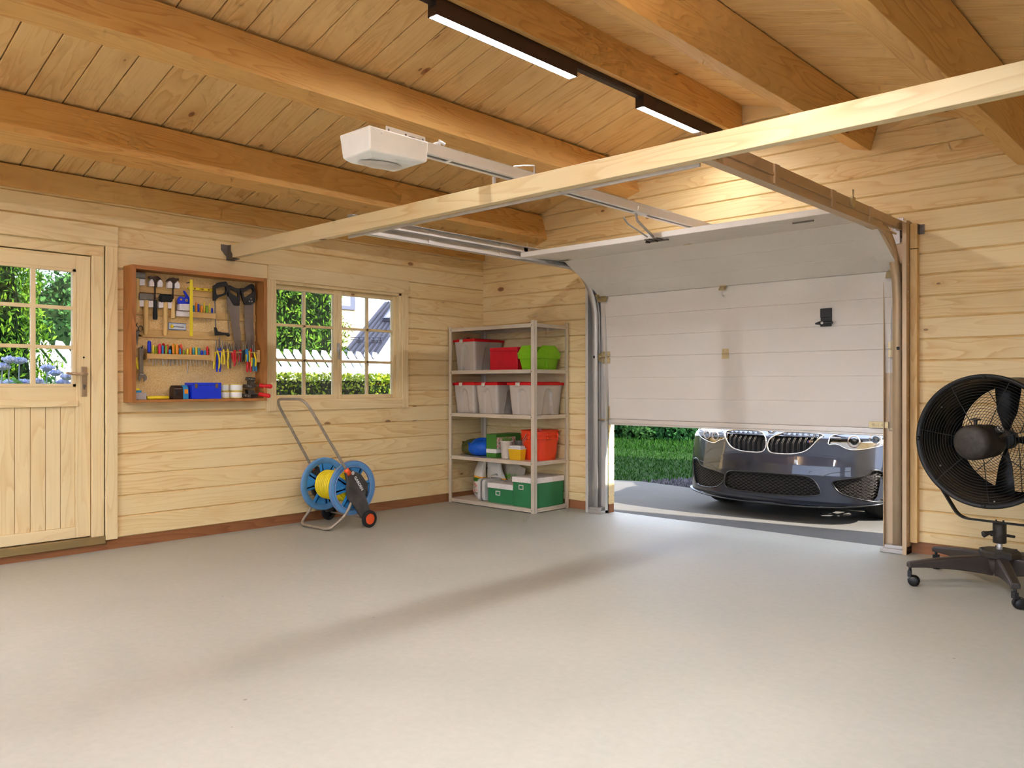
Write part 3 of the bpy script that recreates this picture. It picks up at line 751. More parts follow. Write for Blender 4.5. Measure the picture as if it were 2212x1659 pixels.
for X in (PX, PX-.035): mb.cyl((X, pa.y, pz), (X, pb.y, pz), .005, n=8)
mb.cyl((PX-.03, pa.y, pz-.045), (PX-.03, pb.y, pz-.045), .005, n=8)
rack3 = mb.build('plier_rack', W_SLAT, cab, bevel=.001)
mb = MB(); flat(mb, 'C', [(215, 1140), (490, 1145), (490, 1315), (215, 1305)], .036, .06); flat(mb, 'C', [(130, 1320), (470, 1345), (470, 1470), (130, 1455)], .018, .05)
mb.build('square_bracket_shelf', M_HOLD, cab, bevel=.002)

def tool(name, lab, cat, k, x, y, X=.05, group=None):
    return thing(name, lab, cat, cv(k, x, y, X), group)
def handle_bar(mb, k, x, y0, y1, w, X, taper=.9, r=None):
    p, q = cv(k, x, y0, X), cv(k, x, y1, X); n = 10; r0 = w/2
    pts = [p.lerp(q, i/n) for i in range(n+1)]; rr = [r0*(taper+(1-taper)*abs(i/n-.35)*1.2) for i in range(n+1)]; rr[-1] *= .6
    M = MB(); M.tube(pts, rr, 12); mb.v += []; 
    c = (p+q)/2
    mb.add([V((c.x+(v.x-c.x)*.7, v.y, v.z)) for v in M.v], M.f, True, None)
    for i in range(len(M.f)): mb.uv[-len(M.f)+i] = [((v := M.v[j]).z+3, v.y+(v.x)*1.3) for j in M.f[i]]
# sledge hammers
M_IRON = pm('dark_iron', (104, 100, 94), .45, .7, .15, 30, rgb2=(132, 126, 118))
for nm, lab, hd, hx, hy, ky in (('sledge_hammer', 'grey square-headed hammer in the upper left corner of the tool cabinet', [(425, 310), (770, 335), (775, 500), (425, 470)], 550, 480, 1365),
                            ('sledge_hammer', 'grey square-headed hammer hanging second row, left of the rubber mallet', [(605, 860), (985, 890), (975, 1050), (605, 1035)], 772, 1045, 1658)):
    t = tool(nm, lab, 'hammer', 'B', hx, hy, .06, 'square headed hammers')
    m = MB(); flat(m, 'B', hd, .038, .045); m.build('head', M_IRON, t, bevel=.005)
    m = MB()
    if ky == 1658:
        p = cv('A', 338, 845, .06); q = cv('B', hx, hy, .06)
        M = MB(); M.tube([q.lerp(p, i/10) for i in range(11)], [.0185]*9+[.018, .012], 12); m = M
        m.uv = [[(m.v[j].z+7, m.v[j].y) for j in f] for f in m.f]
    else: handle_bar(m, 'B', hx, hy, ky, .038, .06)
    m.build('handle', W_HANDLE, t)
# rubber mallet
t = tool('rubber_mallet', 'black-headed rubber mallet with long wooden handle', 'mallet', 'B', 1275, 1000, .06)
m = MB(); p, q = cv('B', 1125, 1000, .065), cv('B', 1425, 1005, .065); m.lathe([(0, 0), (.026, .002), (.032, .01), (.029, .02), (.031, .045), (.029, (q-p).length-.02), (.032, (q-p).length-.01), (.026, (q-p).length-.002), (0, (q-p).length)], p, q-p, 20); m.build('head', BLACKR, t)
p = cv('A', 556, 855, .06); q = cv('B', 1275, 1085, .06); m = MB(); m.tube([q.lerp(p, i/10) for i in range(11)], [.0165]*9+[.017, .011], 12); m.uv = [[(m.v[j].z+5, m.v[j].y) for j in f] for f in m.f]; m.build('handle', W_HANDLE, t)
# claw hammers
for i, (cx, hp, neck, g0, g1) in enumerate(((1012, [(855, 430), (905, 425), (950, 440), (1040, 428), (1100, 440), (1150, 480), (1185, 540), (1140, 515), (1075, 500), (1045, 560), (1040, 600), (985, 595), (975, 540), (940, 490), (895, 490), (860, 480)], 600, 1048, 1545),
                            (1475, [(1305, 575), (1340, 510), (1400, 475), (1470, 465), (1560, 490), (1620, 485), (1625, 545), (1575, 545), (1530, 570), (1510, 610), (1455, 610), (1440, 570), (1400, 530), (1350, 540)], 600, 1022, 1515))):
    t = tool('claw_hammer', ('brown claw hammer with a black grip', 'brown claw hammer with a pale wooden grip')[i], 'hammer', 'B', cx, 500, .06, 'claw hammers')
    m = MB(); flat(m, 'B', hp, .045, .026); m.build('head', BROWNM, t, bevel=.003)
    m = MB(); flat(m, 'B', [(cx-22, neck), (cx+22, neck), (cx+18, g0+5), (cx-18, g0+5)] if i == 0 else [(cx-10, neck), (cx+18, neck), (cx+20, g0+5), (cx-25, g0+5)], .052, .012); m.build('shaft', BROWNM, t, bevel=.003)
    m = MB(); p, q = cv('B', cx, g0, .062), cv('B', cx-(10 if i else 4), g1, .062); m.tube([p.lerp(q, k/8) for k in range(9)], [.013, .014, .013, .014, .015, .0155, .0165, .0175, .015], 12)
    if i: m.uv = [[(m.v[j].z+9, m.v[j].y) for j in f] for f in m.f]
    m.build('grip', (BLACKR, W_HANDLE)[i], t)
# blue mitre square, yellow rule, spirit level
t = tool('marking_square', 'bright blue plastic marking square on a white bracket', 'square', 'C', 330, 1080, .075)
m = MB(); flat(m, 'C', [(175, 1140), (160, 1050), (185, 975), (235, 945), (290, 958), (325, 985), (360, 960), (375, 930), (315, 820), (325, 800), (350, 810), (430, 925), (500, 1050), (495, 1145)], .07, .012)
m.build('body', BLUE, t, bevel=.001)
m = MB(); p = cv('C', 250, 1030, .083); m.lathe([(0, 0), (.008, 0), (.008, .001), (0, .001)], p, (1, 0, 0), 16); p = cv('C', 392, 1052, .083); m.ring(p, (1, 0, 0), .009, .0025, 20, 5); m.cyl(p, p+V((.001, 0, 0)), .003, n=8); m.build('cut_out', W_SLAT, t)
t = tool('folding_rule', 'long upright yellow rule hanging in the middle of the cabinet', 'ruler', 'C', 515, 1000, .10)
p, q = cv('C', 478, 515, .115), cv('A', 862, 865, .115); m = MB(); m.box(.109, .115, p.y, q.y+.002, q.z, p.z); m.build('blade', YEL, t, bevel=.001)
m = MB(); m.cyl((.036, (p.y+q.y)/2, p.z-.02), (.109, (p.y+q.y)/2, p.z-.02), .004, n=8); m.build('peg', STEEL_D, t)
t = tool('spirit_level', 'small yellow spirit level lying behind the upright rule', 'spirit level', 'C', 800, 780, .05)
p, q = cv('C', 440, 725, .055), cv('C', 1048, 822, .055); m = MB(); zt = cv('C', 800, 737, .055).z; zb = cv('C', 800, 803, .055).z; m.box(.037, .055, p.y, q.y, zb, zt); lv = m.build('body', YEL, t, bevel=.002)
for x in (605, 795, 960):
    c = cv('C', x, 765, .0555); c.z = (zt+zb)/2; m = MB(); m.cyl((.054, c.y, c.z), (.0565, c.y, c.z), .007, n=14)
    if x == 795: m.box(.054, .0562, c.y-.022, c.y+.014, c.z-.003, c.z+.003)
    m.build('vial', pm('vial_brown', (150, 110, 30), .2), lv)
# hacksaw
t = tool('hacksaw', 'hacksaw with black handle and thin grey frame', 'hacksaw', 'E', 330, 700, .07)
m = MB(); out = [(140, 205), (175, 190), (260, 120), (460, 92), (515, 190), (520, 340), (470, 430), (330, 480), (205, 520), (200, 590), (140, 590)]
hole = [(205, 290), (350, 232), (448, 225), (462, 340), (420, 395), (330, 425), (225, 440)]
flat(m, 'E', out+[out[0]]+[hole[0]]+hole[::-1]+[out[0]], .062, .022) if False else None
def hoop(m, k, loop, r, X): m.tube([cv(k, x, y, X) for x, y in loop], r, 8, True)
def frame_shape(m, k, out, hole, X, t):   # flat shape with an opening: strips between matched outlines
    n = 40
    def samp(P):
        P = [cv(k, x, y, X+t) for x, y in P]; L = [0]
        for i in range(len(P)): L.append(L[-1]+(P[(i+1) % len(P)]-P[i]).length)
        r = []
        for j in range(n):
            d = L[-1]*j/n; i = max(q for q in range(len(P)) if L[q] <= d+1e-9); u = (d-L[i])/max(1e-9, L[i+1]-L[i]); r.append(P[i].lerp(P[(i+1) % len(P)], u))
        return r
    A, B = samp(out), samp(hole); e = V((-t, 0, 0)); vs = A+B+[p+e for p in A]+[p+e for p in B]; fs = []
    for i in range(n):
        j = (i+1) % n; fs += [(i, j, n+j, n+i), (2*n+j, 2*n+i, 3*n+i, 3*n+j), (j, i, 2*n+i, 2*n+j), (n+i, n+j, 3*n+j, 3*n+i)]
    m.add(vs, fs)
frame_shape(m, 'E', [(140, 205), (175, 190), (260, 120), (460, 92), (515, 190), (520, 340), (470, 430), (330, 480), (205, 520), (200, 590), (140, 590), (140, 400)],
            [(203, 288), (240, 265), (350, 232), (448, 222), (458, 260), (464, 320), (445, 375), (400, 405), (330, 425), (225, 442), (208, 400), (203, 350)], .06, .024)
m.build('handle', BLACKP, t, bevel=.002)
m = MB(); m.tube([cv('E', 168, 585, .07), cv('E', 185, 1275, .07)], .0055, 8); m.build('frame_tube', STEEL_D, t)
m = MB(); m.tube([cv('E', 470, 440, .07), cv('E', 485, 600, .07), cv('E', 535, 1415, .07)], .003, 6); m.build('blade', STEEL_D, t)
m = MB(); flat(m, 'E', [(168, 1265), (215, 1268), (250, 1370), (350, 1400), (540, 1410), (560, 1470), (540, 1510), (500, 1490), (450, 1462), (300, 1472), (185, 1482)], .062, .018); m.build('front_end', BLACKP, t, bevel=.003)
# hand saws
for i in range(2):
    t = tool('hand_saw', ('hand saw with black handle, next to the hacksaw', 'hand saw with black handle, nearest the right side of the cabinet')[i], 'saw', 'E', (680, 1050)[i], 500, .06, 'hand saws')
    if i == 0:
        o = [(515, 190), (560, 190), (680, 255), (780, 270), (825, 275), (815, 400), (805, 718), (670, 705), (620, 620), (540, 490), (520, 460), (515, 320)]; h = [(560, 285), (600, 300), (700, 350), (770, 390), (775, 440), (772, 492), (720, 475), (640, 430), (600, 400), (560, 375), (560, 340), (560, 310)]
        bl = [(470, 480), (540, 480), (660, 640), (805, 640), (800, 1200)]; tip = [cv('F', 715, 0, .05), cv('F', 712, 385, .05), cv('F', 600, 385, .05)]
    else:
        o = [(825, 280), (860, 255), (935, 265), (1050, 190), (1120, 155), (1170, 180), (1200, 290), (1215, 400), (1205, 620), (1100, 690), (950, 690), (890, 560)]; h = [(900, 385), (960, 345), (1040, 295), (1120, 268), (1150, 290), (1165, 350), (1130, 390), (1080, 430), (1000, 480), (925, 502), (912, 460), (905, 420)]
        bl = [(920, 600), (1190, 600), (1160, 700), (1155, 1200)]; tip = [cv('F', 1010, 0, .05), cv('F', 1000, 340, .05), cv('F', 930, 390, .05), cv('F', 830, 300, .05)]
    m = MB(); frame_shape(m, 'E', o, h, .05, .024); m.build('handle', BLACKP, t, bevel=.002)
    m = MB(); pts = cvp('E', bl, .062)+[V((.062, p.y, p.z)) for p in tip]+([cv('E', 560, 1000, .062)] if i == 0 else [cv('E', 940, 1200, .062)]); m.prism(pts, (-.0015, 0, 0)); m.build('blade', pm('saw_steel', (140, 128, 120), .38, .6, .12, 14), t)
    m = MB()
    for a, b in (((640, 520), (745, 650)) if i == 0 else ((1093, 535), (1050, 605), (1115, 608))): p = cv('E', a, b, .0745); m.cyl(p, p+V((.003, 0, 0)), .006, n=10)
    m.build('rivet', STEEL if i else BLACKP, t)
# scissors, knife, adjustable wrench
t = tool('scissors', 'small steel scissors hanging at the left of the cabinet', 'scissors', 'G', 235, 300, .045)
m = MB()
for c, rx, ry in ((205, 36, 45), (280, 33, 48)):
    m.tube([cv('G', c+rx*cos(a*pi/8), 245+ry*sin(a*pi/8), .045) for a in range(16)], .0032, 6, True)
flat(m, 'G', [(190, 290), (265, 290), (262, 330), (245, 380), (240, 420), (222, 545), (212, 500), (205, 370)], .042, .005); m.build('blades', STEEL_D, t)
m = MB(); m.tube([cv('G', 195, 205, .02), cv('G', 195, 205, .05), cv('G', 222, 145, .055)], .003, 6); m.build('hook', BLACKP, t)
t = tool('pruning_knife', 'small tool with a yellow grip behind the cabinet edge, left of the wrench', 'knife', 'G', 190, 800, .045)
m = MB(); flat(m, 'G', [(120, 530), (140, 530), (165, 590), (168, 680), (215, 745), (165, 785), (130, 730)], .04, .006); m.build('blade', STEEL_D, t)
m = MB(); flat(m, 'G', [(160, 790), (222, 755), (232, 850), (248, 970), (225, 985), (210, 950)], .038, .012); m.build('grip', YEL, t, bevel=.002)
t = tool('adjustable_wrench', 'large grey adjustable wrench hanging jaw down', 'wrench', 'G', 300, 800, .05)
m = MB(); flat(m, 'G', [(258, 590), (280, 568), (320, 568), (342, 600), (332, 800), (335, 1050), (375, 1075), (402, 1120), (395, 1165), (345, 1205), (335, 1180), (350, 1150), (330, 1125), (300, 1130), (285, 1160), (285, 1195), (262, 1190), (245, 1150), (248, 1100), (258, 1050), (262, 800)], .045, .014); w = m.build('body', pm('wrench_steel', (150, 138, 126), .4, .7, .1, 25), t, bevel=.004)
m = MB(); p = cv('G', 295, 1065, .062); m.cyl(p+V((0, -.016, 0)), p+V((0, .016, 0)), .009, n=12); m.build('worm_screw', STEEL, t)
m = MB(); m.tube([cv('G', 300, 600, .02), cv('G', 300, 600, .066), cv('G', 318, 548, .07)], .0035, 6); m.build('hook', BLACKP, t)
# printed card
t = tool('picture_card', 'small white card with a yellow dot and blue border pinned below the square', 'card', 'A', 685, 750, .03)
m = MB(); flat(m, 'A', [(588, 708), (787, 722), (787, 797), (588, 788)], .019, .003); m.build('backing', plas('card_blue', (60, 120, 180)), t)
m = MB(); flat(m, 'A', [(595, 715), (784, 729), (784, 790), (595, 781)], .022, .0008); m.build('sheet', pm('card_white', (226, 230, 240), .5), t)
m = MB(); p = cv('A', 630, 752, .0235); m.cyl(p, p+V((.002, 0, 0)), .014, n=18); m.build('dot', YEL, t)
m = MB(); m.tube([cv('A', 645, 753, .0245), cv('A', 760, 762, .0245)], .0028, 6); m.build('needle', STEEL_D, t)

# screwdrivers: (x, top, width, colour, second colour) measured on the rack
COLN = {'R': (RED, 'red'), 'B': (BLUE, 'dark blue'), 'Y': (YEL, 'yellow'), 'L': (LBLUE, 'light blue'), 'G': (GREEN, 'green'), 'O': (ORG, 'orange'), 'C': (CORAL, 'coral'), 'P': (PINK, 'pink'), 'K': (BLACKP, 'black'), 'T': (TEAL, 'teal')}
def driver(k, x, top, w, c, depth, lab, band=None, sh=.1, rk=None, group='screwdrivers in the long rack', name='screwdriver'):
    zr = rk[0]+.02; p = cv(k, x, top, depth); H = p.z-zr; r = w/2
    t = thing(name, lab, 'screwdriver', (depth, p.y, zr), group)
    m = MB(); m.lathe([(0, 0), (r*.55, 0), (r*.8, H*.12), (r*.72, H*.22), (r*.95, H*.4), (r, H*.7), (r*.9, H*.93), (r*.6, H), (0, H)], (depth, p.y, zr), (0, 0, 1), 12)
    for a in range(6):
        pass
    m.build('handle', COLN[c][0], t)
    if band: m = MB(); m.lathe([(r*1.0, H*.0), (r*1.03, H*.1), (r*.98, H*.3), (r*.6, H*.31)], (depth, p.y, zr), (0, 0, 1), 12); m.build('collar', COLN[band][0], t)
    m = MB(); m.cyl((depth, p.y, zr-sh), (depth, p.y, zr+.002), .0028, n=8); m.build('shank', STEEL, t)
RK1 = (rz0, rz1); d1, d2 = .075, .045
order = 'first second third fourth fifth sixth seventh eighth ninth tenth eleventh twelfth'.split()
SD = [(232, 170, .028, 'B', d1, 'K', 'big dark blue screwdriver at the left end of the long rack'), (318, 260, .018, 'Y', d1, None, 'yellow screwdriver, next to the big dark blue one'),
      (375, 290, .013, 'G', d1, None, 'slim green screwdriver, third from the left in the long rack'), (406, 285, .014, 'Y', d2, None, 'slim yellow screwdriver behind the slim green one'),
      (468, 235, .023, 'P', d1, None, 'pink screwdriver in the long rack'), (532, 270, .018, 'L', d1, None, 'light blue screwdriver in front of a red one'),
      (552, 220, .02, 'R', d2, None, 'tall red screwdriver behind the light blue one in the long rack'), (612, 270, .015, 'G', d1, None, 'green screwdriver in front of a coral one'),
      (640, 250, .02, 'C', d2, None, 'coral screwdriver behind the green one'), (695, 360, .018, 'L', d1, None, 'short light blue screwdriver before the black one'),
      (715, 285, .019, 'K', d2, None, 'black screwdriver in the long rack'), (768, 235, .018, 'O', d1, 'C', 'orange screwdriver with a coral collar, left of the middle of the long rack'), (806, 235, .014, 'Y', d2, None, 'tall slim yellow screwdriver near the middle of the rack'),
      (858, 245, .021, 'O', d1, None, 'broad orange screwdriver in the middle of the rack'), (925, 335, .013, 'L', d1, None, 'short light blue screwdriver before the big coral one'),
      (944, 245, .023, 'C', d2, None, 'big coral screwdriver right of the middle of the rack'), (1008, 375, .013, 'G', d1, None, 'very short green screwdriver in the gap of the long rack'),
      (1092, 350, .018, 'Y', d1, None, 'short yellow screwdriver right of the gap in the long rack'), (1158, 312, .018, 'O', d1, None, 'orange screwdriver between short yellow and teal'),
      (1225, 320, .02, 'T', d1, 'G', 'teal screwdriver with green collar'), (1285, 300, .016, 'Y', d1, None, 'tall yellow screwdriver right of the teal one'),
      (1347, 325, .019, 'T', d1, 'L', 'teal screwdriver with light blue collar'), (1412, 382, .019, 'B', d1, None, 'short dark blue screwdriver in the right half of the rack'),
      (1477, 382, .018, 'L', d1, None, 'short light blue screwdriver, second from the right end of the rack'), (1535, 290, .018, 'R', d1, None, 'red screwdriver at the right end of the long rack')]
for i, (x, tp, w, c, d, bd, lab) in enumerate(SD): driver('D', x, tp, w, c, d, lab, bd, .12 if i == 17 else .045+.02*((i*7) % 4)/4, RK1)
RK2 = (sz0, sz1)
for x, tp, w, c, bd, lab in ((572, 1180, .013, 'L', None, 'light blue small driver at the left end of the short rack'), (638, 1100, .015, 'O', None, 'tall orange small driver, second in the short rack'), (695, 1140, .013, 'B', 'Y', 'small dark blue driver with yellow collar in the short rack'),
      (780, 1200, .02, 'O', None, 'short broad orange driver in the short rack'), (840, 1090, .011, 'Y', None, 'slim tall yellow driver in the middle of the short rack'), (913, 1190, .022, 'G', None, 'short broad green driver in the short rack'),
      (982, 1130, .012, 'Y', None, 'slim yellow driver, second from the right in the short rack'), (1045, 1250, .016, 'B', None, 'short blue driver at the right end of the short rack')):
    driver('C', x, tp, w, c, .06, lab, bd, .035, RK2, 'small drivers in the short rack')

# pliers: jaw and two handles each: (jaw path, handle A path, handle B path, colour)
def pliers(lab, jaw, ha, hb, c, X=.092, jw=.008, hw=.0075):
    t = thing('pliers', lab, 'pliers', cv('F', jaw[-1][0], jaw[-1][1], X), 'pliers on the rack')
    m = MB(); J = [cv('F', x, y, X) for x, y in jaw]; m.tube(J, [jw*.35]+[jw]*(len(J)-1), 8); m.ball(J[-1], (jw*.9, jw*1.2, jw*1.5), 10, 6); m.build('jaws', STEEL_D, t)
    for h in (ha, hb):
        if h is None: continue
        m = MB(); P = [cv('F', x, y, X) for x, y in h]; Q = []
        for i in range(len(P)-1): Q += [P[i].lerp(P[i+1], k/4) for k in range(4)]
        Q.append(P[-1]); m.tube(Q, [hw]*(len(Q)-1)+[hw*.7], 8); m.build('grip', c if not isinstance(c, tuple) else c[0], t)
pliers('yellow-handled pliers at the left end of the plier rack', [(178, 150), (178, 380)], [(160, 420), (130, 600), (125, 800)], [(190, 370), (235, 500), (255, 640), (235, 795)], YEL, .10)
pliers('long pliers with dark blue handles', [(248, 85), (245, 330)], [(230, 340), (200, 520), (192, 865)], [(262, 320), (270, 520), (262, 865)], BLUE, .088, .010, .0085)
pliers('slim pliers with thin yellow handles right of the dark blue pair', [(318, 155), (320, 350)], [(305, 400), (298, 560), (298, 690)], [(335, 355), (365, 560), (352, 705)], YEL, .098)
pliers('all-steel round file on the plier rack', [(368, 190), (370, 400)], [(370, 400), (390, 600)], None, STEEL_D, .09, .010, .008)
pliers('small yellow-handled cutters near the middle left', [(418, 190), (425, 340)], [(430, 340), (452, 480), (440, 610)], [(440, 620), (445, 790)], YEL, .10)
pliers('grey pincers with one dark handle and one red handle', [(468, 225), (480, 380)], [(480, 380), (490, 600), (487, 790)], [(478, 520), (482, 700)], STEEL_D, .088, .011)
pliers('small pointed pliers with red grips in the rack middle', [(532, 230), (530, 395)], [(520, 400), (560, 640)], [(550, 400), (575, 560)], RED, .09)
pliers('red pliers with crossed grips', [(590, 240), (590, 375)], [(592, 375), (612, 560), (580, 740)], [(565, 400), (560, 640)], RED, .10, .006, .0085)
pliers('thin grey tweezers-like pliers', [(672, 240), (668, 380)], [(668, 380), (705, 580), (686, 710)], [(620, 640), (612, 715)], STEEL_D, .10, .004, .004)
pliers('red-handled pliers right of the thin grey ones', [(700, 300), (705, 370)], [(720, 360), (740, 500), (732, 640)], [(690, 370), (680, 640)], RED, .09, .008, .009)
pliers('black-handled pliers near the middle of the plier rack', [(780, 180), (785, 370)], [(765, 380), (758, 640)], [(800, 370), (808, 640)], BLACKP, .10, .005, .009)
pliers('light blue handled pliers with long thin jaws', [(848, 170), (850, 350)], [(860, 350), (880, 500), (880, 640)], [(832, 370), (845, 470)], LBLUE, .10, .005, .0095)
pliers('longest red-handled pliers on the plier rack', [(937, 110), (945, 340)], [(948, 340), (945, 870)], [(880, 640), (872, 870)], RED, .092, .006, .0105)
pliers('yellow-handled pliers beside the long red pair', [(905, 190), (912, 390)], [(915, 390), (925, 640)], [(850, 470), (830, 640)], YEL, .098, .006, .008)
pliers('long light blue handled pliers at the right end', [(990, 250), (1000, 420)], [(1018, 560), (1016, 855)], [(1065, 640), (1072, 855)], LBLUE, .088, .009, .009)
pliers('yellow-handled pliers at the right end', [(1035, 250), (1030, 420)], [(1025, 420), (1070, 600), (1055, 745)], [(975, 540), (968, 740)], YEL, .10, .008, .0085)

# things on the cabinet floor
ZB = CZ0+.022
def yy(k, x, X): return cv(k, x, 500, X).y
t = thing('sanding_block', 'light grey sanding block on the cabinet floor', 'sanding block', (.1, -3.65, ZB)); m = MB(); ya, yb = yy('G', 148, .12), yy('G', 385, .12); m.box(.06, .12, ya, yb, ZB, ZB+.052); m.build('block', pm('grey_abrasive', (178, 172, 172), .8, 0, .15, 120), t, bevel=.002)
t = thing('sponge', 'blue and yellow sponge lying on the grey sanding block', 'sponge', (.1, -3.66, ZB+.052)); y2 = yy('G', 285, .10)
m = MB(); m.box(.065, .115, ya, y2, ZB+.0522, ZB+.068); m.build('scouring_layer', LBLUE, t, bevel=.002); m = MB(); m.box(.065, .115, ya-.004, y2-.015, ZB+.0682, ZB+.085); m.build('foam_layer', YEL, t, bevel=.003)
t = thing('marker_torch', 'yellow tube with a dark tip lying between the sanding block and tape measure', 'tube', (.1, -3.5, ZB))
a, b2 = yy('D', 180, .1), yy('D', 665, .1); m = MB(); m.cyl((.1, a, ZB+.0135), (.1, b2, ZB+.0135), .0125, n=16); m.build('body', YEL, t)
c2 = yy('D', 775, .1); m = MB(); m.cyl((.1, b2, ZB+.0135), (.1, c2, ZB+.0135), .0105, .009, 16); m.build('tip', BROWNM, t)
t = thing('tape_measure', 'brown tape measure with a light blue face', 'tape measure', (.1, -3.38, ZB))
a, b2, c2 = yy('D', 775, .12), yy('D', 1015, .14), yy('D', 1135, .14)
def dshape(X0, X1, y0, y1, h, m):
    n = 12; pr = [(X0, 0)]+[(X0+(X1-X0)/2-(X1-X0)/2*cos(pi*i/n), h*.62+h*.38*sin(pi*i/n)) for i in range(n+1)]+[(X1, 0)]
    m.prism([(x, y0, ZB+z) for x, z in pr], (0, y1-y0, 0))
m = MB(); dshape(.045, .125, a, b2, .105, m); m.build('case', BROWNM, t, bevel=.004)
m = MB(); dshape(.045, .127, b2, c2, .107, m); fc = m.build('face', LBLUE, t, bevel=.004)
m = MB(); m.box(.1272, .1285, b2+.008, c2-.006, ZB+.04, ZB+.075); m.build('badge', ORG, fc, bevel=.001)
m = MB(); m.box(.1, .13, a+.012, a+.03, ZB+.03, ZB+.075); m.build('slot', BLACKP, t, bevel=.003)
t = thing('metal_box', 'bright blue metal box on the cabinet floor', 'box', (.09, -3.2, ZB)); a, b2 = yy('D', 1195, .145), yy('F', 288, .145)
zt = cv('D', 1400, 1105, .145).z; m = MB(); m.box(.022, .145, a, b2, ZB, zt-.022); m.build('body', BLUE, t, bevel=.002); m = MB(); m.box(.021, .1465, a-.001, b2+.001, zt-.0215, zt); m.build('lid', BLUE, t, bevel=.002)
for x in (('D', 1285), ('F', 188)):
    y = yy(x[0], x[1], .147); m = MB(); m.box(.1466, .149, y-.011, y+.011, zt-.042, zt-.008); m.build('latch', pm('brass_latch', (150, 120, 90), .35, .8), t, bevel=.002)
for (x0, x1, lv, lab) in ((290, 485, 0, 'round white tin, lower of the pair next to the blue box'), (290, 472, 1, 'round white tin, upper of the pair next to the blue box'), (498, 765, 0, 'round white tin, lower of the pair by the clamps'), (492, 770, 1, 'round white tin, upper of the pair by the clamps')):
    a, b2 = yy('F', x0, .1), yy('F', x1, .1); r = (b2-a)/2*.98; c = (a+b2)/2; h = .058; z = ZB+lv*h
    t = thing('round_tin', lab, 'tin', (.09, c, z), 'white tins with yellow rims'); m = MB(); m.lathe([(0, .001), (r*.93, .001), (r, .008), (r, h-.008), (r*.93, h-.001), (0, h-.001)], (.085, c, z), (0, 0, 1), 28); m.build('body', WHITEP, t)
    m = MB(); m.ring((.085, c, z+h-.005), (0, 0, 1), r*.97, .003, 28, 6); m.ring((.085, c, z+.005), (0, 0, 1), r*.97, .003, 28, 6); m.build('rim', YEL, t)
M_CL = pm('clamp_iron', (86, 80, 72), .5, .6, .15, 30, rgb2=(104, 97, 88))
for i, (lab, dz, gx) in enumerate((('upper angle clamp with a red ribbed handle', 0, 0), ('lower angle clamp with a red ribbed handle', 1, 0))):
    t = tool('corner_clamp', lab, 'clamp', 'F', 960, (1150, 1350)[i], .09, 'red-handled clamps')
    m = MB()
    if i == 0:
        flat(m, 'F', [(920, 975), (1060, 995), (1050, 1075), (905, 1050)], .06, .06); flat(m, 'F', [(930, 1060), (1030, 1070), (1080, 1180), (1000, 1240), (940, 1160)], .05, .05); flat(m, 'F', [(845, 1140), (1000, 1165), (990, 1250), (835, 1215)], .075, .05)
    else:
        flat(m, 'F', [(885, 1255), (1050, 1275), (1040, 1380), (900, 1360)], .05, .05); flat(m, 'F', [(805, 1345), (960, 1370), (945, 1445), (795, 1425)], .06, .07); flat(m, 'F', [(960, 1370), (1060, 1340), (1130, 1440), (960, 1455)], .04, .04)
    m.build('jaw', M_CL, t, bevel=.002)
    m = MB()
    for a, b in (((935, 1020), (980, 1025), (1030, 1032), (910, 1180), (955, 1188)) if i == 0 else ((830, 1395), (905, 1405))): p = cv('F', a, b, .131); m.cyl(p-V((.012, 0, 0)), p, .004, n=8)
    m.build('rivet', STEEL, t)
    A, B = (cv('F', 1040, 1160, .12), cv('F', 1385, 1190, .16)) if i == 0 else (cv('F', 1040, 1340, .12), cv('F', 1345, 1400, .16))
    m = MB(); m.tube([A-V((0, .01, 0)), A.lerp(B, .3)], .004, 8); m.build('spindle', M_CL, t)
    m = MB(); L = 18; P = [A.lerp(B, .28+.72*k/L) for k in range(L+1)]; m.tube(P, [.009]+[(.0185 if k % 2 else .0155) for k in range(1, L)]+[.012], 12); m.ball(B, .019, 12, 8); m.build('handle', RED, t)
# ---------------------------------------------------------------- shelving unit in the corner
S0, S1, T0, T1 = .022, 1.188, -.522, -.012
M_SH = pm('cream_powder_coated_steel', (222, 208, 188), .36, .25, .04, 10)
sh = thing('shelving_unit', 'cream metal shelving unit with five shelves in the corner', 'shelf', ((S0+S1)/2, (T0+T1)/2, 0))
for x, y, sx, sy, zt in ((S0, T0, 1, 1, 1.79), (S1, T0, -1, 1, 1.80), (S1, T1, -1, -1, 1.80), (S0, T1, 1, -1, 1.80)):
    m = MB(); w = .042; k = .003
    m.box(x, x+sx*w, y, y+sy*k, 0, zt); m.box(x, x+sx*k, y, y+sy*w, 0, zt); m.box(x+sx*(w-k), x+sx*w, y, y+sy*.009, 0, zt); m.box(x, x+sx*.009, y+sy*(w-k), y+sy*w, 0, zt)
    m.build('post', M_SH, sh, bevel=.001)
LV = (.042, .478, .912, 1.342, 1.772)
for z in LV:
    m = MB(); a, b, c, d = S0+.004, S1-.004, T0+.004, T1-.004
    m.box(a, b, c, d, z-.003, z)
    for (p, q, r, s_) in ((a, b, c, c+.004), (a, b, d-.004, d), (a, a+.004, c, d), (b-.004, b, c, d)): m.box(p, q, r, s_, z-.034, z-.003)
    for (p, q, r, s_) in ((a+.04, b-.04, c-.004, c), (b, b+.004, c+.04, d-.04)): m.box(p, q, r, s_, z-.014, z+.001); m.box(p, q, r, s_, z-.034, z-.022)
    m.build('shelf', M_SH, sh, bevel=.001)
mb = MB()
for z in LV:
    for p in ((S0+.034, T0-.001), (S1-.034, T0-.001)): mb.cut(); mb.cyl((p[0], p[1]+.002, z-.017), (p[0], p[1]-.002, z-.017), .004, n=8)
    mb.cut(); mb.cyl((S1-.002, T1-.034, z-.017), (S1+.002, T1-.034, z-.017), .004, n=8)
mb.build('bolt', STEEL_D, sh)

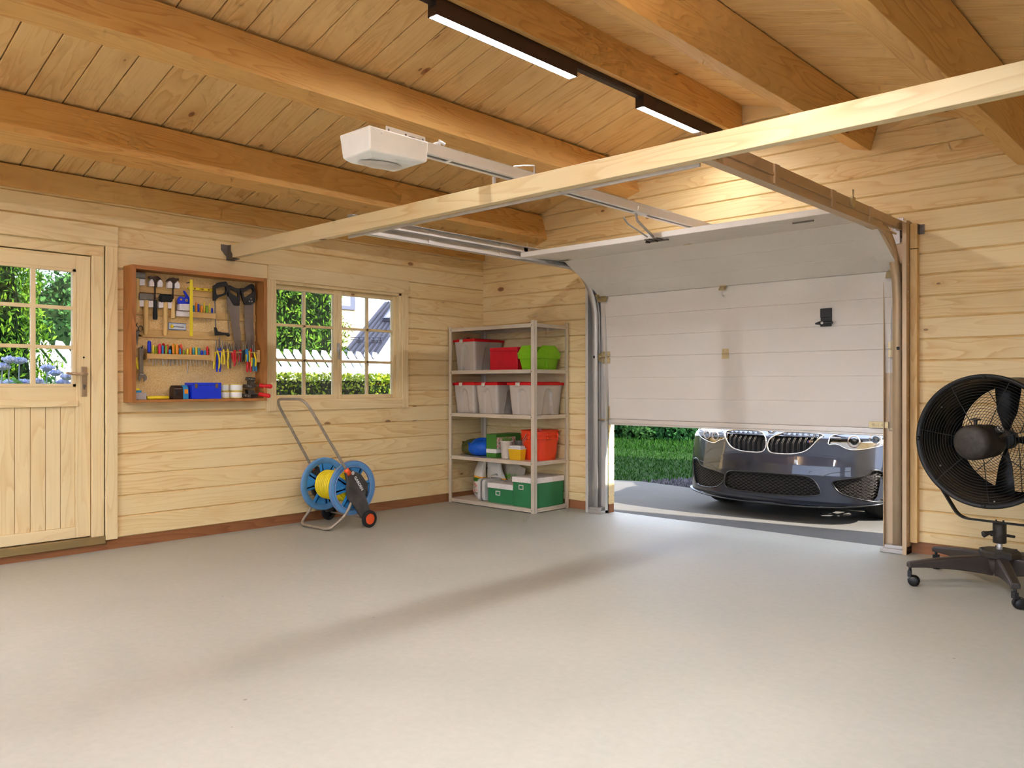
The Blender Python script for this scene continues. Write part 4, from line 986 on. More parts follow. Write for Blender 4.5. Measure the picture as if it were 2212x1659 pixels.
# lidded storage bins
M_BIN = pm('beige_grey_bin_plastic', (198, 186, 172), .38, 0, .04, 6); M_LID = plas('bright_red_lid', (218, 4, 20), .35)
def bin_(loc, w, d, h, lab, group='beige bins with red lids', clip=True):
    """w along x, d along y, front faces -y; origin = centre of the base"""
    t = thing('storage_bin', lab, 'storage bin', loc, group, world=False); m = MB()
    def sk(u, v):      # u around, v up
        a = 2*pi*u; c, s_ = cos(a), sin(a); f = 1/max(abs(c), abs(s_)); rx = max(-1, min(1, c*f*1.0)); ry = max(-1, min(1, s_*f*1.0))
        k = .88+.12*v; ex, ey = rx*w/2*k, ry*d/2*k
        cr = min(w, d)*.09     # rounded corners
        ax, ay = abs(ex), abs(ey); lx, ly = w/2*k-cr, d/2*k-cr
        if ax > lx and ay > ly:
            dx, dy = ax-lx, ay-ly; q = cr/max(cr, sqrt(dx*dx+dy*dy)); ax, ay = lx+dx*q, ly+dy*q
        ex, ey = math.copysign(ax, ex), math.copysign(ay, ey)
        # arched recess in the middle of each side
        for (t_, n_, half, isx) in ((ex, ey, w, True), (ey, ex, d, False)):
            if abs(n_) > (d if isx else w)/2*k-.002 and v < .86:
                aw = .30*half*(1-.55*(v/.86))*.5+.02
                ed = abs(t_)-aw*(1 if v < .72 else max(0, 1-((v-.72)/.14)**2)**.5)
                if ed < 0:
                    q = min(1, -ed/.010)*.022; 
                    if isx: ey -= math.copysign(q, ey)
                    else: ex -= math.copysign(q, ex)
        return V((ex, ey, .002+v*(h-.03)))
    m.grid(sk, 160, 30, True, True); m.add([sk(i/160, 0) for i in range(160)], [tuple(range(160))[::-1]]); m.build('tub', M_BIN, t)
    m = MB(); m.box(-w/2-.008, w/2+.008, -d/2-.008, d/2+.008, h-.032, h-.008); m.box(-w/2+.02, w/2-.02, -d/2+.02, d/2-.02, h-.008, h); m.build('lid', M_LID, t, bevel=.006)
    if clip:
        for s_ in (-1, 1):
            m = MB(); m.box(-w*.10-.02, -w*.10+.025, s_*(d/2+.014)-.004, s_*(d/2+.014)+.004, h-.042, h-.004); m.box(-w*.10-.02, -w*.10+.025, s_*(d/2+.0), s_*(d/2+.018), h-.012, h-.004)
            m.build('clip', pm('clip_plastic', (214, 206, 190), .4), t, bevel=.002)
    return t
# top-shelf bin is larger and deeper
bin_((.187, -.25, LV[3]), .30, .425, .325, 'beige bin with red lid on the second highest shelf, behind the red box')
t = thing('red_box', 'glossy red lidded box on the second highest shelf', 'box', (.56, -.27, LV[3]))
m = MB(); m.box(.515, .885, -.42, -.14, LV[3]+.001, LV[3]+.19); m.build('body', plas('crimson_box', (204, 14, 36), .35), t, bevel=.003)
m = MB(); m.box(.512, .888, -.423, -.137, LV[3]+.19, LV[3]+.222); m.build('lid', plas('crimson_box', (204, 14, 36)), t, bevel=.003)
M_CAD = plas('lime_green_plastic', (126, 184, 22), .32)
t = thing('green_caddy', 'lime green plastic carry caddy on the second highest shelf', 'caddy', (.95, -.27, LV[3]))
z = LV[3]; m = MB()
x0, x1, y0, y1 = .905, 1.15, -.445, -.09
def trough(m, x0, x1, y0, y1, z0, z1, ins, th=.006):
    o = [(x0+ins, y0+ins, z0), (x1-ins, y0+ins, z0), (x1-ins, y1-ins, z0), (x0+ins, y1-ins, z0), (x0, y0, z1), (x1, y0, z1), (x1, y1, z1), (x0, y1, z1)]
    i = [(x0+ins+th, y0+ins+th, z0+th), (x1-ins-th, y0+ins+th, z0+th), (x1-ins-th, y1-ins-th, z0+th), (x0+ins+th, y1-ins-th, z0+th), (x0+th, y0+th, z1), (x1-th, y0+th, z1), (x1-th, y1-th, z1), (x0+th, y1-th, z1)]
    f = [(3, 2, 1, 0)]+[(k, (k+1) % 4, 4+(k+1) % 4, 4+k) for k in range(4)]+[(8+k, 8+(k+1) % 4, 12+(k+1) % 4, 12+k)[::-1] for k in range(4)]+[(8, 9, 10, 11)]+[(4+k, 4+(k+1) % 4, 12+(k+1) % 4, 12+k) for k in range(4)]
    m.add([V(p) for p in o+i], f)
trough(m, x0+.012, x1-.012, y0+.012, y1-.012, z+.001, z+.125, .022); trough(m, x0, x1, y0, y1, z+.105, z+.165, .006)
m.build('tray', M_CAD, t, bevel=.002)
for xx in (x0, x1-.006):
    m = MB(); m.prism([(xx, y0+.005, z+.16), (xx, y1-.005, z+.16), (xx, y1-.09, z+.232), (xx, y0+.09, z+.232)], (.006, 0, 0))
    m.box(xx-.003, xx+.009, y0+.14, y1-.14, z+.165, z+.225); m.build('end_wall', M_CAD, t, bevel=.002)
for yw in (y0, y1-.006):
    m = MB(); m.prism([(x0+.005, yw, z+.16), (x1-.005, yw, z+.16), (x1-.06, yw, z+.232), (x0+.06, yw, z+.232)], (0, .006, 0)); m.build('end_wall', M_CAD, t, bevel=.002)
m = MB(); m.box(x0+.018, x1-.018, (y0+y1)/2-.004, (y0+y1)/2+.004, z+.01, z+.21); m.box(x0+.018, x1-.018, (y0+y1)/2-.012, (y0+y1)/2+.012, z+.2, z+.222); m.build('divider', M_CAD, t, bevel=.002)
# three bins on the middle shelf
b0 = bin_((.185, -.255, LV[2]), .30, .425, .315, 'beige bin with red lid, leftmost of the three on the middle shelf')
for x, lb in ((.507, 'beige bin with red lid, middle one of the three on the middle shelf'), (.973, 'beige bin with red lid behind the front corner post, right end of the middle shelf')):
    c = dup(b0, (x, -.255, LV[2]), lb)
    if x > .9: c.scale = (1.13, 1, 1)

# fourth shelf
z = LV[1]
def sack(name, lab, c, rx, ry, h, mat, seed, cat='sack', loc=None, knot=True):
    t = thing(name, lab, cat, (c[0], c[1], z)); rnd = random.Random(seed); ph = [rnd.uniform(0, 6) for _ in range(8)]
    def f(u, v):
        a = 2*pi*u; k = sin(pi*min(1, v*1.02))**.55 if v > .02 else .55*v/.02
        fold = 1+.07*sin(3*a+ph[0]+4*v)+.04*sin(7*a+ph[1]-6*v)+.025*sin(11*a+ph[2]+9*v)
        zz = h*(1-cos(pi*v))/2
        return V((c[0]+rx*k*fold*cos(a), c[1]+ry*k*fold*sin(a), z+.001+zz*(1+.10*sin(2*a+ph[3])*v)))
    m = MB(); m.grid(f, 40, 20, True, True); m.build('bag', mat, t)
    return t
t = sack('olive_sack', 'crumpled olive green bag behind the blue one on the fourth shelf', (.165, -.27), .13, .15, .15, pm('olive_fabric', (84, 82, 28), .7, 0, .2, 20, bump=.3), 1)
m = MB(); m.grid(lambda u, v: V((.085-.045*v+.02*cos(2*pi*u)*(1.2-v), -.33+.03*sin(2*pi*u)*(1.3-v)+.01*sin(6*pi*u), z+.09+.045*v)), 16, 4, True, True); m.build('twisted_neck', pm('olive_fabric', (84, 82, 28)), t)
t = sack('blue_sack', 'bright blue crumpled bag on the fourth shelf', (.315, -.31), .125, .16, .165, pm('blue_fabric', (10, 92, 204), .5, 0, .15, 18, bump=.3), 4)
m = MB(); m.grid(lambda u, v: V((.235-.06*v+.03*cos(2*pi*u)*(1.2-v), -.38-.0*v+.035*sin(2*pi*u)*(1.3-v)+.008*sin(6*pi*u), z+.10+.03*v)), 16, 4, True, True); m.build('twisted_neck', pm('blue_fabric', (10, 92, 204)), t)
DKG = plas('leaf_green_card', (64, 124, 44), .45); WHC = pm('white_card', (236, 232, 228), .5)
t = thing('seed_box', 'green cardboard box with a white band on the fourth shelf', 'box', (.56, -.25, z))
bx0, bx1, by0, by1 = .463, .60, -.42, -.06
m = MB(); m.box(bx0, bx1, by0, by1, z+.001, z+.232); m.build('carton', DKG, t, bevel=.002)
m = MB(); m.box(bx0-.0012, bx1+.0012, by0-.0012, by1+.0012, z+.045, z+.085); m.build('white_band', WHC, t)
fl = NT('flower_print'); cc = fl.obj(); nn = fl.noise(cc, 3, 38, 3, .6); rr = fl.ramp(nn, 0, [(.3, lin((150, 50, 50))), (.42, lin((232, 150, 140))), (.55, lin((240, 226, 214))), (.68, lin((120, 140, 60)))]); fl.l(rr, 0, fl.b, 'Base Color'); fl.b.inputs['Roughness'].default_value = .4
m = MB(); m.box(bx1+.0003, bx1+.0022, by0+.01, by1-.08, z+.09, z+.20); m.build('flower_picture', fl.m, t)
t = thing('plant_pot', 'tall cream cup holding a small green succulent', 'pot', (.66, -.36, z))
m = MB(); m.lathe([(0, 0), (.046, .001), (.052, .01), (.062, .165), (.066, .168), (.066, .176), (.058, .176), (.056, .15), (0, .15)], (.725, -.40, z), (0, 0, 1), 28); m.build('cup', pm('cream_ceramic', (226, 212, 194), .4), t)
m = MB(); rnd = random.Random(3)
for k in range(26):
    a = rnd.uniform(0, 2*pi); b = rnd.uniform(.2, 1); p = V((.725+.03*cos(a)*b, -.40+.03*sin(a)*b, z+.15)); q = p+V((.035*cos(a)*b, .035*sin(a)*b, rnd.uniform(.03, .07)))
    m.tube([p, p.lerp(q, .5)+V((0, 0, .006)), q], [.005, .006, .001], 5)
m.build('succulent', pm('succulent_green', (118, 148, 62), .5, 0, .3, 60), t)
t = thing('yellow_tub', 'yellow tub with a pale grey lid on the fourth shelf', 'tub', (.81, -.41, z))
m = MB(); trough(m, .815, .975, -.478, -.392, z+.001, z+.105, .010); m.build('body', plas('golden_plastic', (232, 178, 26), .35), t, bevel=.004)
m = MB(); m.box(.812, .978, -.481, -.389, z+.103, z+.118); m.box(.822, .968, -.471, -.399, z+.118, z+.138); m.build('lid', pm('pale_lid', (218, 216, 216), .4), t, bevel=.006)
t = thing('tin_can', 'brushed metal can behind the yellow tub', 'can', (.78, -.24, z)); m = MB(); m.lathe([(0, 0), (.062, 0), (.062, .004), (.059, .008), (.059, .162), (.062, .167), (.062, .171), (.056, .171), (.056, .165), (0, .165)], (.77, -.25, z), (0, 0, 1), 28); m.build('body', pm('can_label', (170, 160, 148), .3, .6, .1, 3, rgb2=(130, 130, 120)), t)
M_BUCK = plas('orange_red_bucket', (240, 66, 26), .35)
bu = thing('bucket', 'orange bucket with wire handle, lower one of the nested pair', 'bucket', (1.0, -.27, z), 'nested orange buckets', world=False)
m = MB(); 
def bk(u, v, r=1.0):
    a = 2*pi*u; c, s_ = cos(a), sin(a); n = 5.0; q = (abs(c)**n+abs(s_)**n)**(-1/n); k = .83+.17*v
    return V((.148*q*c*k*r, .148*q*s_*k*r, .001+.245*v))
m.grid(lambda u, v: bk(u, v), 56, 6, True, True); m.add([bk(i/56, 0) for i in range(56)], [tuple(range(56))[::-1]]); m.grid(lambda u, v: bk(u, 1-v*.95, .965), 56, 4, True, True)
for zz in (.205, .243): m.grid(lambda u, v, zz=zz: V((bk(u, 1).x*(1.06 if .2 < v < .8 else 1.0), bk(u, 1).y*(1.05 if .2 < v < .8 else 1.0), zz-.006+.012*v)), 56, 5, False, True)
m.build('pail', M_BUCK, bu)
m = MB()
for s_ in (-1, 1): m.cut(); m.ball((s_*.0, -.157*s_, .22), (.022, .010, .02), 12, 8)
for a in (.3, -.3, .9): m.cut(); m.ball((.155, .08 if a > 0 else -.07, .215-.02*abs(a)), .010, 10, 6)
m.build('handle_mount', M_BUCK, bu)
m = MB(); m.tube([V((-.02, -.168, .222))]+[V((-.02-.14*sin(pi*k/10)*1.0, -.168*cos(pi*k/10), .222-.14*sin(pi*k/10))) for k in range(1, 10)]+[V((-.02, .168, .222))], .003, 6); m.build('wire_handle', STEEL, bu)
bu.location = (1.01, -.235, z)
dup(bu, (1.01, -.235, z+.036), 'orange bucket with wire handle, upper one of the nested pair')

# bottom shelf
z = LV[0]
def bag_mat(name, split, band):
    t = NT(name); c = t.obj(); sx = t.n('ShaderNodeSeparateXYZ'); t.l(c, 0, sx, 0)
    nz = t.noise(c, 3, 6, 2); w = t.math('MULTIPLY_ADD', (nz, 0), .10, (sx, 2))
    r = t.ramp(w, 0, [(0, lin((236, 230, 224))), (.16, lin((236, 230, 224))), (.17, lin((60, 118, 34))), (split, lin((52, 110, 32))), (split+.01, lin((250, 160, 30))), (split+.045, lin((250, 190, 60))), (split+.05, lin((228, 218, 202))), (1, lin((222, 212, 196)))], 'CONSTANT')
    t.l(r, 0, t.b, 'Base Color'); t.b.inputs['Roughness'].default_value = .4; return t.m
BM = bag_mat('printed_soil_bag', .56, 1)
def soil_bag(lab, cx, cy, w, d, h, lean, seed, loc_z=0, rot=0):
    t = thing('soil_bag', lab, 'bag', (cx, cy, z+.001), 'plastic soil bags on the bottom shelf', rot=rot, world=False)
    rnd = random.Random(seed); ph = [rnd.uniform(0, 6) for _ in range(6)]
    def f(u, v):
        a = 2*pi*u; th = d*(1-v**3)*(min(1, .35+v*5)); ww = w*(1-.22*v**2+.06*sin(9*v+ph[0]))
        q = 1+.05*sin(5*a+ph[1]+8*v)+.03*sin(9*a+ph[2]-14*v)
        return V((ww*cos(a)*q+lean*v*v, (th*sin(a)*q+.006*sin(a))+.02*sin(6*v+ph[3])*v, h*v))
    m = MB(); m.grid(f, 44, 26, True, True); m.add([f(i/44, 0) for i in range(44)], [tuple(range(44))[::-1]]); m.build('bag', BM, t)
    m = MB(); m.box(-w*.5+lean*.55, w*.38+lean*.55, -d*.95, -d*.9+.01, h*.16, h*.38) if False else m.grid(lambda u, v: f(.60+.25*u, .14+.30*v)*1.0+V((0, -.004, 0)), 14, 8, True); m.build('flower_print', fl.m, t)
    return t
soil_bag('white and green soil bag at the left of the bottom shelf', .235, -.27, .085, .06, .385, -.0, 1, rot=-.25)
soil_bag('white and green soil bag slumped behind the folded grey case', .395, -.19, .11, .055, .37, -.03, 5, rot=.2)
t = thing('plant_sack', 'beige sack printed with green leaves at the back of the bottom shelf', 'bag', (.60, -.09, z)); m = MB()
def ps(u, v):
    a = 2*pi*u; return V((.53+.155*cos(a)*(1+.03*sin(7*v)), -.085+.05*sin(a)*(1-v**3)*(1+.1*sin(5*a)), z+.001+.36*v-.05*v*v*cos(a)))
m.grid(ps, 36, 18, True, True); m.build('bag', pm('beige_sack', (206, 190, 166), .6, 0, .08, 14), t)
m = MB(); rnd = random.Random(9)
for k in range(34):
    x = rnd.uniform(.47, .69); p = V((x, -.145, z+.2+rnd.uniform(0, .03))); q = p+V((rnd.uniform(-.02, .02), -.001, rnd.uniform(.02, .055))); m.add([p+V((-.006, 0, 0)), p+V((.006, 0, 0)), q], [(0, 1, 2)])
m.build('leaf_print', pm('leaf_print_green', (96, 160, 40), .5, 0, .3, 50), t)
t = thing('folded_case', 'light grey plastic case with rounded edges beside the small green box', 'case', (.39, -.36, z))
M_CASE = pm('light_grey_plastic', (206, 202, 194), .4)
for k, (a, b) in enumerate(((.378, .418), (.421, .438), (.441, .481))):
    m = MB(); n = 8; yz = []
    for (yc, zc, a0) in ((-.43, z+.035, pi), (-.24, z+.035, 1.5*pi), (-.24, z+.185, 0), (-.43, z+.185, .5*pi)):
        for i in range(n+1): q = a0+pi/2*i/n; yz.append((yc+.033*cos(q), zc+.033*sin(q)))
    m.prism([(a, p, q) for p, q in yz], (b-a, 0, 0)); m.build(('shell', 'seam', 'shell')[k], M_CASE if k != 1 else pm('seam_grey', (150, 146, 140), .5), t, bevel=.008 if k != 1 else 0)
m = MB(); m.tube([(.43, -.33, z+.215), (.43, -.31, z+.245), (.43, -.24, z+.25), (.43, -.20, z+.22)], .007, 8); m.build('handle', M_CASE, t)
M_GB = pm('forest_green_box', (44, 122, 74), .55, 0, .05, 30); M_WL = pm('white_box_lid', (238, 228, 220), .5)
def gbox(lab, x0, x1, y0, y1, h, hx):
    t = thing('lidded_box', lab, 'box', ((x0+x1)/2, (y0+y1)/2, z), 'green boxes with white lids')
    m = MB(); m.box(x0, x1, y0, y1, z+.001, z+h-.05); m.build('body', M_GB, t, bevel=.002)
    m = MB(); m.box(x0-.006, x1+.006, y0-.006, y1+.006, z+h-.05, z+h); m.build('lid', M_WL, t, bevel=.002)
    m = MB(); w, hh, zc = .03, .022, z+h-.05-.045; e = y0-.005
    m.box(hx-w, hx+w, e, y0, zc+hh-.007, zc+hh); m.box(hx-w, hx+w, e, y0, zc-hh, zc-hh+.007); m.box(hx-w, hx-w+.007, e, y0, zc-hh, zc+hh); m.box(hx+w-.007, hx+w, e, y0, zc-hh, zc+hh)
    m.build('label_frame', M_WL, t, bevel=.001)
gbox('smaller green box with white lid on the bottom shelf', .525, .855, -.455, -.19, .193, .66)
gbox('larger green box with white lid on the bottom shelf behind the corner post', .878, 1.16, -.478, -.06, .28, .985)

# ---------------------------------------------------------------- hose reel
hr = thing('hose_reel', 'blue garden hose reel cart with yellow hose and orange wheels', 'hose reel', (.37, -2.15, 0))
M_RB = pm('faded_blue_plastic', (84, 142, 196), .5, 0, .12, 14, rgb2=(104, 158, 206)); M_RB2 = pm('blue_spoke_plastic', (56, 140, 204), .45)
M_TUBE = pm('dusty_tube_metal', (150, 138, 124), .5, .5, .25, 40, rgb2=(180, 168, 150)); M_DB = pm('dusty_black_plastic', (50, 46, 44), .7, 0, .5, 14, rgb2=(84, 78, 72))
cy, cz, RR = -2.112, .338, .228
for x, s_ in ((.150, -1), (.555, 1)):
    m = MB(); pr = [(RR-.052, 0), (RR-.05, .012), (RR-.03, .016), (RR-.006, .012), (RR, .004), (RR, -.008), (RR-.008, -.008), (RR-.05, -.006), (RR-.052, 0)]
    m.lathe(pr, (x, cy, cz), (s_, 0, 0), 64); d = m.build('reel_disc', M_RB, hr)
    m = MB(); m.ring((x+s_*.013, cy, cz), (1, 0, 0), RR-.003, .0045, 64, 6); m.ring((x+s_*.014, cy, cz), (1, 0, 0), RR-.05, .004, 64, 6); m.build('rim_edge', pm('worn_rim', (130, 146, 186), .5), d)
    for k in range(8):
        a = 2*pi*k/8+.2; m = MB(Matrix.Translation((x, cy, cz)) @ Matrix.Rotation(a, 4, 'X')); m.box(-.004, .004, -.016, .016, .05, RR-.05); m.box(-.010, .010, -.004, .004, .05, RR-.05); m.build('spoke', M_RB2, d)
    m = MB()
    for k in range(8):     # webs between the spokes cover about half of every gap
        a = 2*pi*k/8+.2
        if k % 2: continue
        M = Matrix.Translation((x, cy, cz)) @ Matrix.Rotation(a, 4, 'X'); q = [M @ V((0, (RR-.05)*sin(b), (RR-.05)*cos(b))) for b in (0, .13, .26, .39, .52, .65, .785)]+[M @ V((0, .07*sin(b), .07*cos(b))) for b in (.785, .4, 0)]
        m.prism(q, (.004, 0, 0))
    m.build('web', M_RB2, d)
    m = MB(); m.cyl((x-.008, cy, cz), (x+.008, cy, cz), .07, n=28); m.build('hub', M_RB2, d)
M_HOSE = pm('yellow_hose', (240, 212, 22), .45, 0, .06, 30)
m = MB(); pts = []; n = 14; R = .114
for k in range(n*20+1):
    a = 2*pi*k/20; pts.append(V((.185+.34*k/(n*20), cy+R*cos(a), cz+R*sin(a))))
m.tube(pts, .0118, 8); m.lathe([(0, 0), (R-.014, 0), (R-.014, .34), (0, .34)], (.185, cy, cz), (1, 0, 0), 24); m.build('hose', M_HOSE, hr)
def arc_path(P, r=.05, n=6):     # round the corners of a polyline
    P = [V(p) for p in P]; o = [P[0]]
    for i in range(1, len(P)-1):
        a = (P[i-1]-P[i]); b = (P[i+1]-P[i]); q = min(r, a.length*.45, b.length*.45); A = P[i]+a.normalized()*q; B = P[i]+b.normalized()*q
        for k in range(n+1): t_ = k/n; o.append(A*(1-t_)**2+P[i]*2*t_*(1-t_)+B*t_**2)
    return o+[P[-1]]
m = MB(); m.tube(arc_path([(.61, -2.21, .50), (.60, -2.60, 1.085), (.10, -2.56, 1.08), (.085, -2.215, .52)], .11, 8), .0115, 12); m.build('handle', M_TUBE, hr)
m = MB(); m.tube(arc_path([(.60, -2.13, .27), (.60, -2.20, .13), (.56, -2.34, .014), (.13, -2.34, .014), (.11, -2.22, .13), (.11, -2.12, .30)], .07, 8), .0125, 12); m.build('front_stand', M_TUBE, hr)
for x, s_ in ((.612, 1), (.088, -1)):
    m = MB(); m.lathe([(0, 0), (.026, 0), (.022, .05), (.016, .055), (0, .055)], (x, -2.185, .458), (0, -.52, .85), 16); m.build('collar', plas('orange_collar', (244, 92, 40)), hr)
    m = MB(); P = [(-2.225, .475), (-2.165, .495), (-2.07, .455), (-2.0, .37), (-1.995, .31), (-2.025, .27), (-1.965, .125), (-1.985, .085), (-2.05, .075), (-2.13, .19), (-2.19, .25), (-2.205, .31), (-2.20, .40)]
    m.prism([(x-s_*.022, p, q) for p, q in P][::s_], (s_*.035, 0, 0)); arm = m.build('side_arm', M_DB, hr, bevel=.008)
    m = MB(); m.prism([(x+s_*.0125, p, q) for p, q in [(-2.02, .315), (-2.0, .30), (-2.012, .262), (-2.03, .272)]][::s_], (s_*.002, 0, 0)); m.build('slot', BLACKP, arm)
    m = MB(); wx = x+s_*.03; m.lathe([(.045, -.013), (.064, -.014), (.0725, -.008), (.0725, .008), (.064, .014), (.045, .013)], (wx, -2.0, .073), (1, 0, 0), 32)
    w_ = m.build('wheel', BLACKR, hr)
    m = MB(); m.lathe([(0, .010), (.012, .012), (.02, .008), (.046, .009), (.05, .012), (.05, 0), (0, 0)], (wx, -2.0, .073), (s_, 0, 0), 32)
    for k in range(12): a = 2*pi*k/12; m.tube([V((wx+s_*.0105, -2.0+.02*cos(a), .073+.02*sin(a))), V((wx+s_*.0105, -2.0+.043*cos(a), .073+.043*sin(a)))], .0018, 5)
    m.build('wheel_hub', plas('orange_wheel_hub', (248, 96, 40)) if s_ > 0 else BLACKP, w_)
m = MB(); m.cyl((.08, -2.0, .073), (.62, -2.0, .073), .007, n=10); m.build('axle', M_TUBE, hr)
m = MB(); m.cyl((.03, -2.25, .33), (.085, -2.25, .33), .015, n=14); m.tube([(.09, cy, cz), (.075, -2.18, .335), (.075, -2.25, .33)], .007, 8); m.build('crank_handle', plas('salmon_plastic', (214, 108, 92)), hr)
# lettering and round mark on the near arm
cu = bpy.data.curves.new('lettering', 'FONT'); cu.body = 'GARDEN'; cu.size = .034; cu.extrude = .0008; cu.space_character = 1.05; cu.offset = .0007; cu.align_x = 'LEFT'; cu.align_y = 'CENTER'
to = bpy.data.objects.new('lettering', cu); COL.objects.link(to); to.parent = hr; cu.materials.append(WHITEP)
d = V((0, .100, -.155)).normalized(); nrm = V((1, 0, 0)); up = nrm.cross(d)
to.matrix_local = Matrix.Translation(V((.6262, -2.135, .437))-V(hr.location)) @ Matrix((d, up, nrm)).transposed().to_4x4()
text_mesh(to)
m = MB(); c = V((.6255, -2.155, .468)); m.cyl(c, c+V((.0015, 0, 0)), .014, n=24); dm = m.build('round_mark', WHITEP, hr); m = MB(); m.ring(c+V((.0018, 0, 0)), (1, 0, 0), .007, .0014, 20, 5); m.build('mark_detail', BLACKP, dm)

# ---------------------------------------------------------------- drum fan
fan = thing('drum_fan', 'large black drum fan on a wheeled star base', 'fan', (5.013, -.70, 0), world=False)
FA = V((.155, .988, 0)).normalized(); FT = V((.988, -.155, 0)).normalized(); FZ = .873
M_FB = pm('worn_black_metal', (18, 16, 15), .5, .2, .3, 35, rgb2=(30, 27, 24)); M_FM = pm('worn_motor_black', (44, 38, 32), .55, .3, .4, 50, rgb2=(66, 58, 50)); M_WIRE = pm('black_grill_wire', (26, 24, 24), .35, .4, .1, 20)
c0 = V((0, 0, FZ)); FR = c0-FA*.22; BK = c0+FA*.27
m = MB(); m.lathe([(.362, .012), (.376, -.004), (.387, .0), (.389, .012), (.381, .022), (.379, .05), (.366, .45), (.372, .47), (.370, .482), (.328, .485), (.328, .478), (.358, .47), (.370, .05), (.366, .02), (.362, .012)], FR, FA, 96); drum = m.build('drum', M_FB, fan)
m = MB()
for k in range(4):
    a = pi/2*k; p = FR+V((0, 0, 1))*.372*cos(a)+FT*.372*sin(a); m.cut(); m.ball(p-FA*.004, .013, 10, 6)
m.build('grill_clip', M_FB, drum)
m = MB()
for k in range(6): a = pi/3*k+.5; p = c0+FT*.3735*cos(a)+V((0, 0, 1))*.3735*sin(a)+FA*-.05; q = c0+FT*.358*cos(a)+V((0, 0, 1))*.358*sin(a)-FA*.05; m.cut(); m.cyl(p, q, .005, n=8)
m.build('bolt', STEEL, drum)
def grill(off, bulge, name, r1, n, inner):
    m = MB()
    for k in range(n): r = inner+(r1-inner)*k/(n-1); m.ring(c0+FA*(off+bulge*(1-(r/r1)**2)), FA, r, .0016, 72, 4)
    for k in range(7):
        a = 2*pi*k/7+.3; P = []
        for j in range(9): r = inner*.6+(r1-inner*.6)*j/8; P.append(c0+FA*(off+bulge*(1-(r/r1)**2)+.002)+(FT*cos(a)+V((0, 0, 1))*sin(a))*r)
        m.tube(P, .0025, 5)
    return m.build(name, M_WIRE, fan)
grill(-.215, -.03, 'front_grill', .368, 16, .125); grill(.263, .012, 'rear_grill', .35, 22, .05)
m = MB(); m.lathe([(0, -.41), (.065, -.408), (.09, -.398), (.1, -.375), (.1, -.26), (.096, -.255), (.096, -.15), (.08, -.12), (.03, -.115), (.016, -.11), (.016, .07)], c0, FA, 48); mo = m.build('motor', M_FM, fan)
m = MB(); p = c0-FA*.33+V((0, 0, .095)); m.cyl(p, p+V((0, 0, .035)), .01, n=10); m.lathe([(0, 0), (.026, 0), (.026, .009), (0, .012)], p+V((0, 0, .03)), (0, 0, 1), 16); m.build('lock_screw', M_FM, mo)
m = MB(); dn = (FT*.75-V((0, 0, -1))*.62-FA*.3).normalized(); p = c0-FA*.215+(FT*.77+V((0, 0, .64)))*.085; m.cyl(p, p+dn*.035, .026, n=20); kb = m.build('speed_knob', BLACKP, mo)
m = MB(); m.ring(p+dn*.036, dn, .019, .0018, 20, 5)
for k in range(5): a = 2*pi*k/5; t1 = dn.orthogonal().normalized(); m.ball(p+dn*.036+(t1*cos(a)+dn.cross(t1)*sin(a))*.011, .004, 8, 5)
m.build('knob_marking', pm('knob_print', (190, 176, 150), .5), kb)
m = MB(); m.lathe([(0, .06), (.055, .06), (.06, .065), (.06, .125), (.055, .13), (0, .13)], c0, FA, 28); hub = m.build('blade_hub', M_FB, fan)
for k in range(4):
    a = pi/2*k+.03; rd = FT*sin(a)+V((0, 0, 1))*cos(a); tg = FA.cross(rd); rows = []
    for j, (r, w, tw) in enumerate(((.05, .03, .7), (.09, .05, .62), (.16, .095, .5), (.25, .115, .42), (.335, .13, .36))):
        q = tg*cos(tw)+FA*sin(tw); rows.append([c0+FA*.10+rd*r-q*w*.55, c0+FA*.10+rd*r+q*w*.55])
    m = MB(); vs = [p for r in rows for p in r]; m.add(vs, [(2*i, 2*i+1, 2*i+3, 2*i+2) for i in range(4)], True); m.build('blade', M_FB, fan, solid=.003)
m = MB()       # yoke: flat bar bent under the drum
def bar(P, wdir, w, th):
    P = [V(p) for p in P]; vs = []; fs = []
    for i, p in enumerate(P):
        t_ = (P[min(i+1, len(P)-1)]-P[max(i-1, 0)]).normalized(); nn = t_.cross(wdir).normalized()
        for a, b in ((-1, -1), (1, -1), (1, 1), (-1, 1)): vs.append(p+wdir*a*w/2+nn*b*th/2)
    for i in range(len(P)-1):
        for k in range(4): fs.append((4*i+k, 4*i+(k+1) % 4, 4*i+4+(k+1) % 4, 4*i+4+k))
    fs += [(3, 2, 1, 0), tuple(range(4*len(P)-4, 4*len(P)))]
    m.add(vs, fs)
Z = V((0, 0, 1)); zb = .383
bar(arc_path([FT*-.398+Z*(FZ+.03), FT*-.398+Z*.66, FT*-.225+Z*zb, FT*.225+Z*zb, FT*.398+Z*.66, FT*.398+Z*(FZ+.03)], .06, 6), FA, .04, .008)
m.build('yoke', M_FB, fan)
m = MB()
for s_ in (-1, 1): m.cut(); m.cyl(FT*s_*.375+Z*FZ, FT*s_*.42+Z*FZ, .028, n=16)
m.build('pivot_knob', M_FB, fan)
m = MB(); m.cyl((0, 0, .262), (0, 0, .378), .036, n=24)
m.cyl((-.018, 0, .378), (-.018, 0, .398), .005, n=8); m.cyl((.02, 0, .378), (.02, 0, .398), .005, n=8); po = m.build('column', M_FM, fan)
m = MB(); q = V((-.7, -.7, 0)).normalized(); m.tube([q*.03+Z*.32, q*.05+Z*.318, q*.062+Z*.322, q*.09+Z*.315], [.014, .017, .011, .017], 10); m.cyl(q*.09+Z*.315, q*.1+Z*.313, .02, n=6); m.cut(); m.tube([(.03, .03, .305), (.065, .06, .298)], .0085, 8); m.build('clamp_screw', M_FM, po)
m = MB(); m.cyl((0, 0, .20), (0, 0, .27), .0165, n=20); m.build('chrome_post', STEEL, fan)
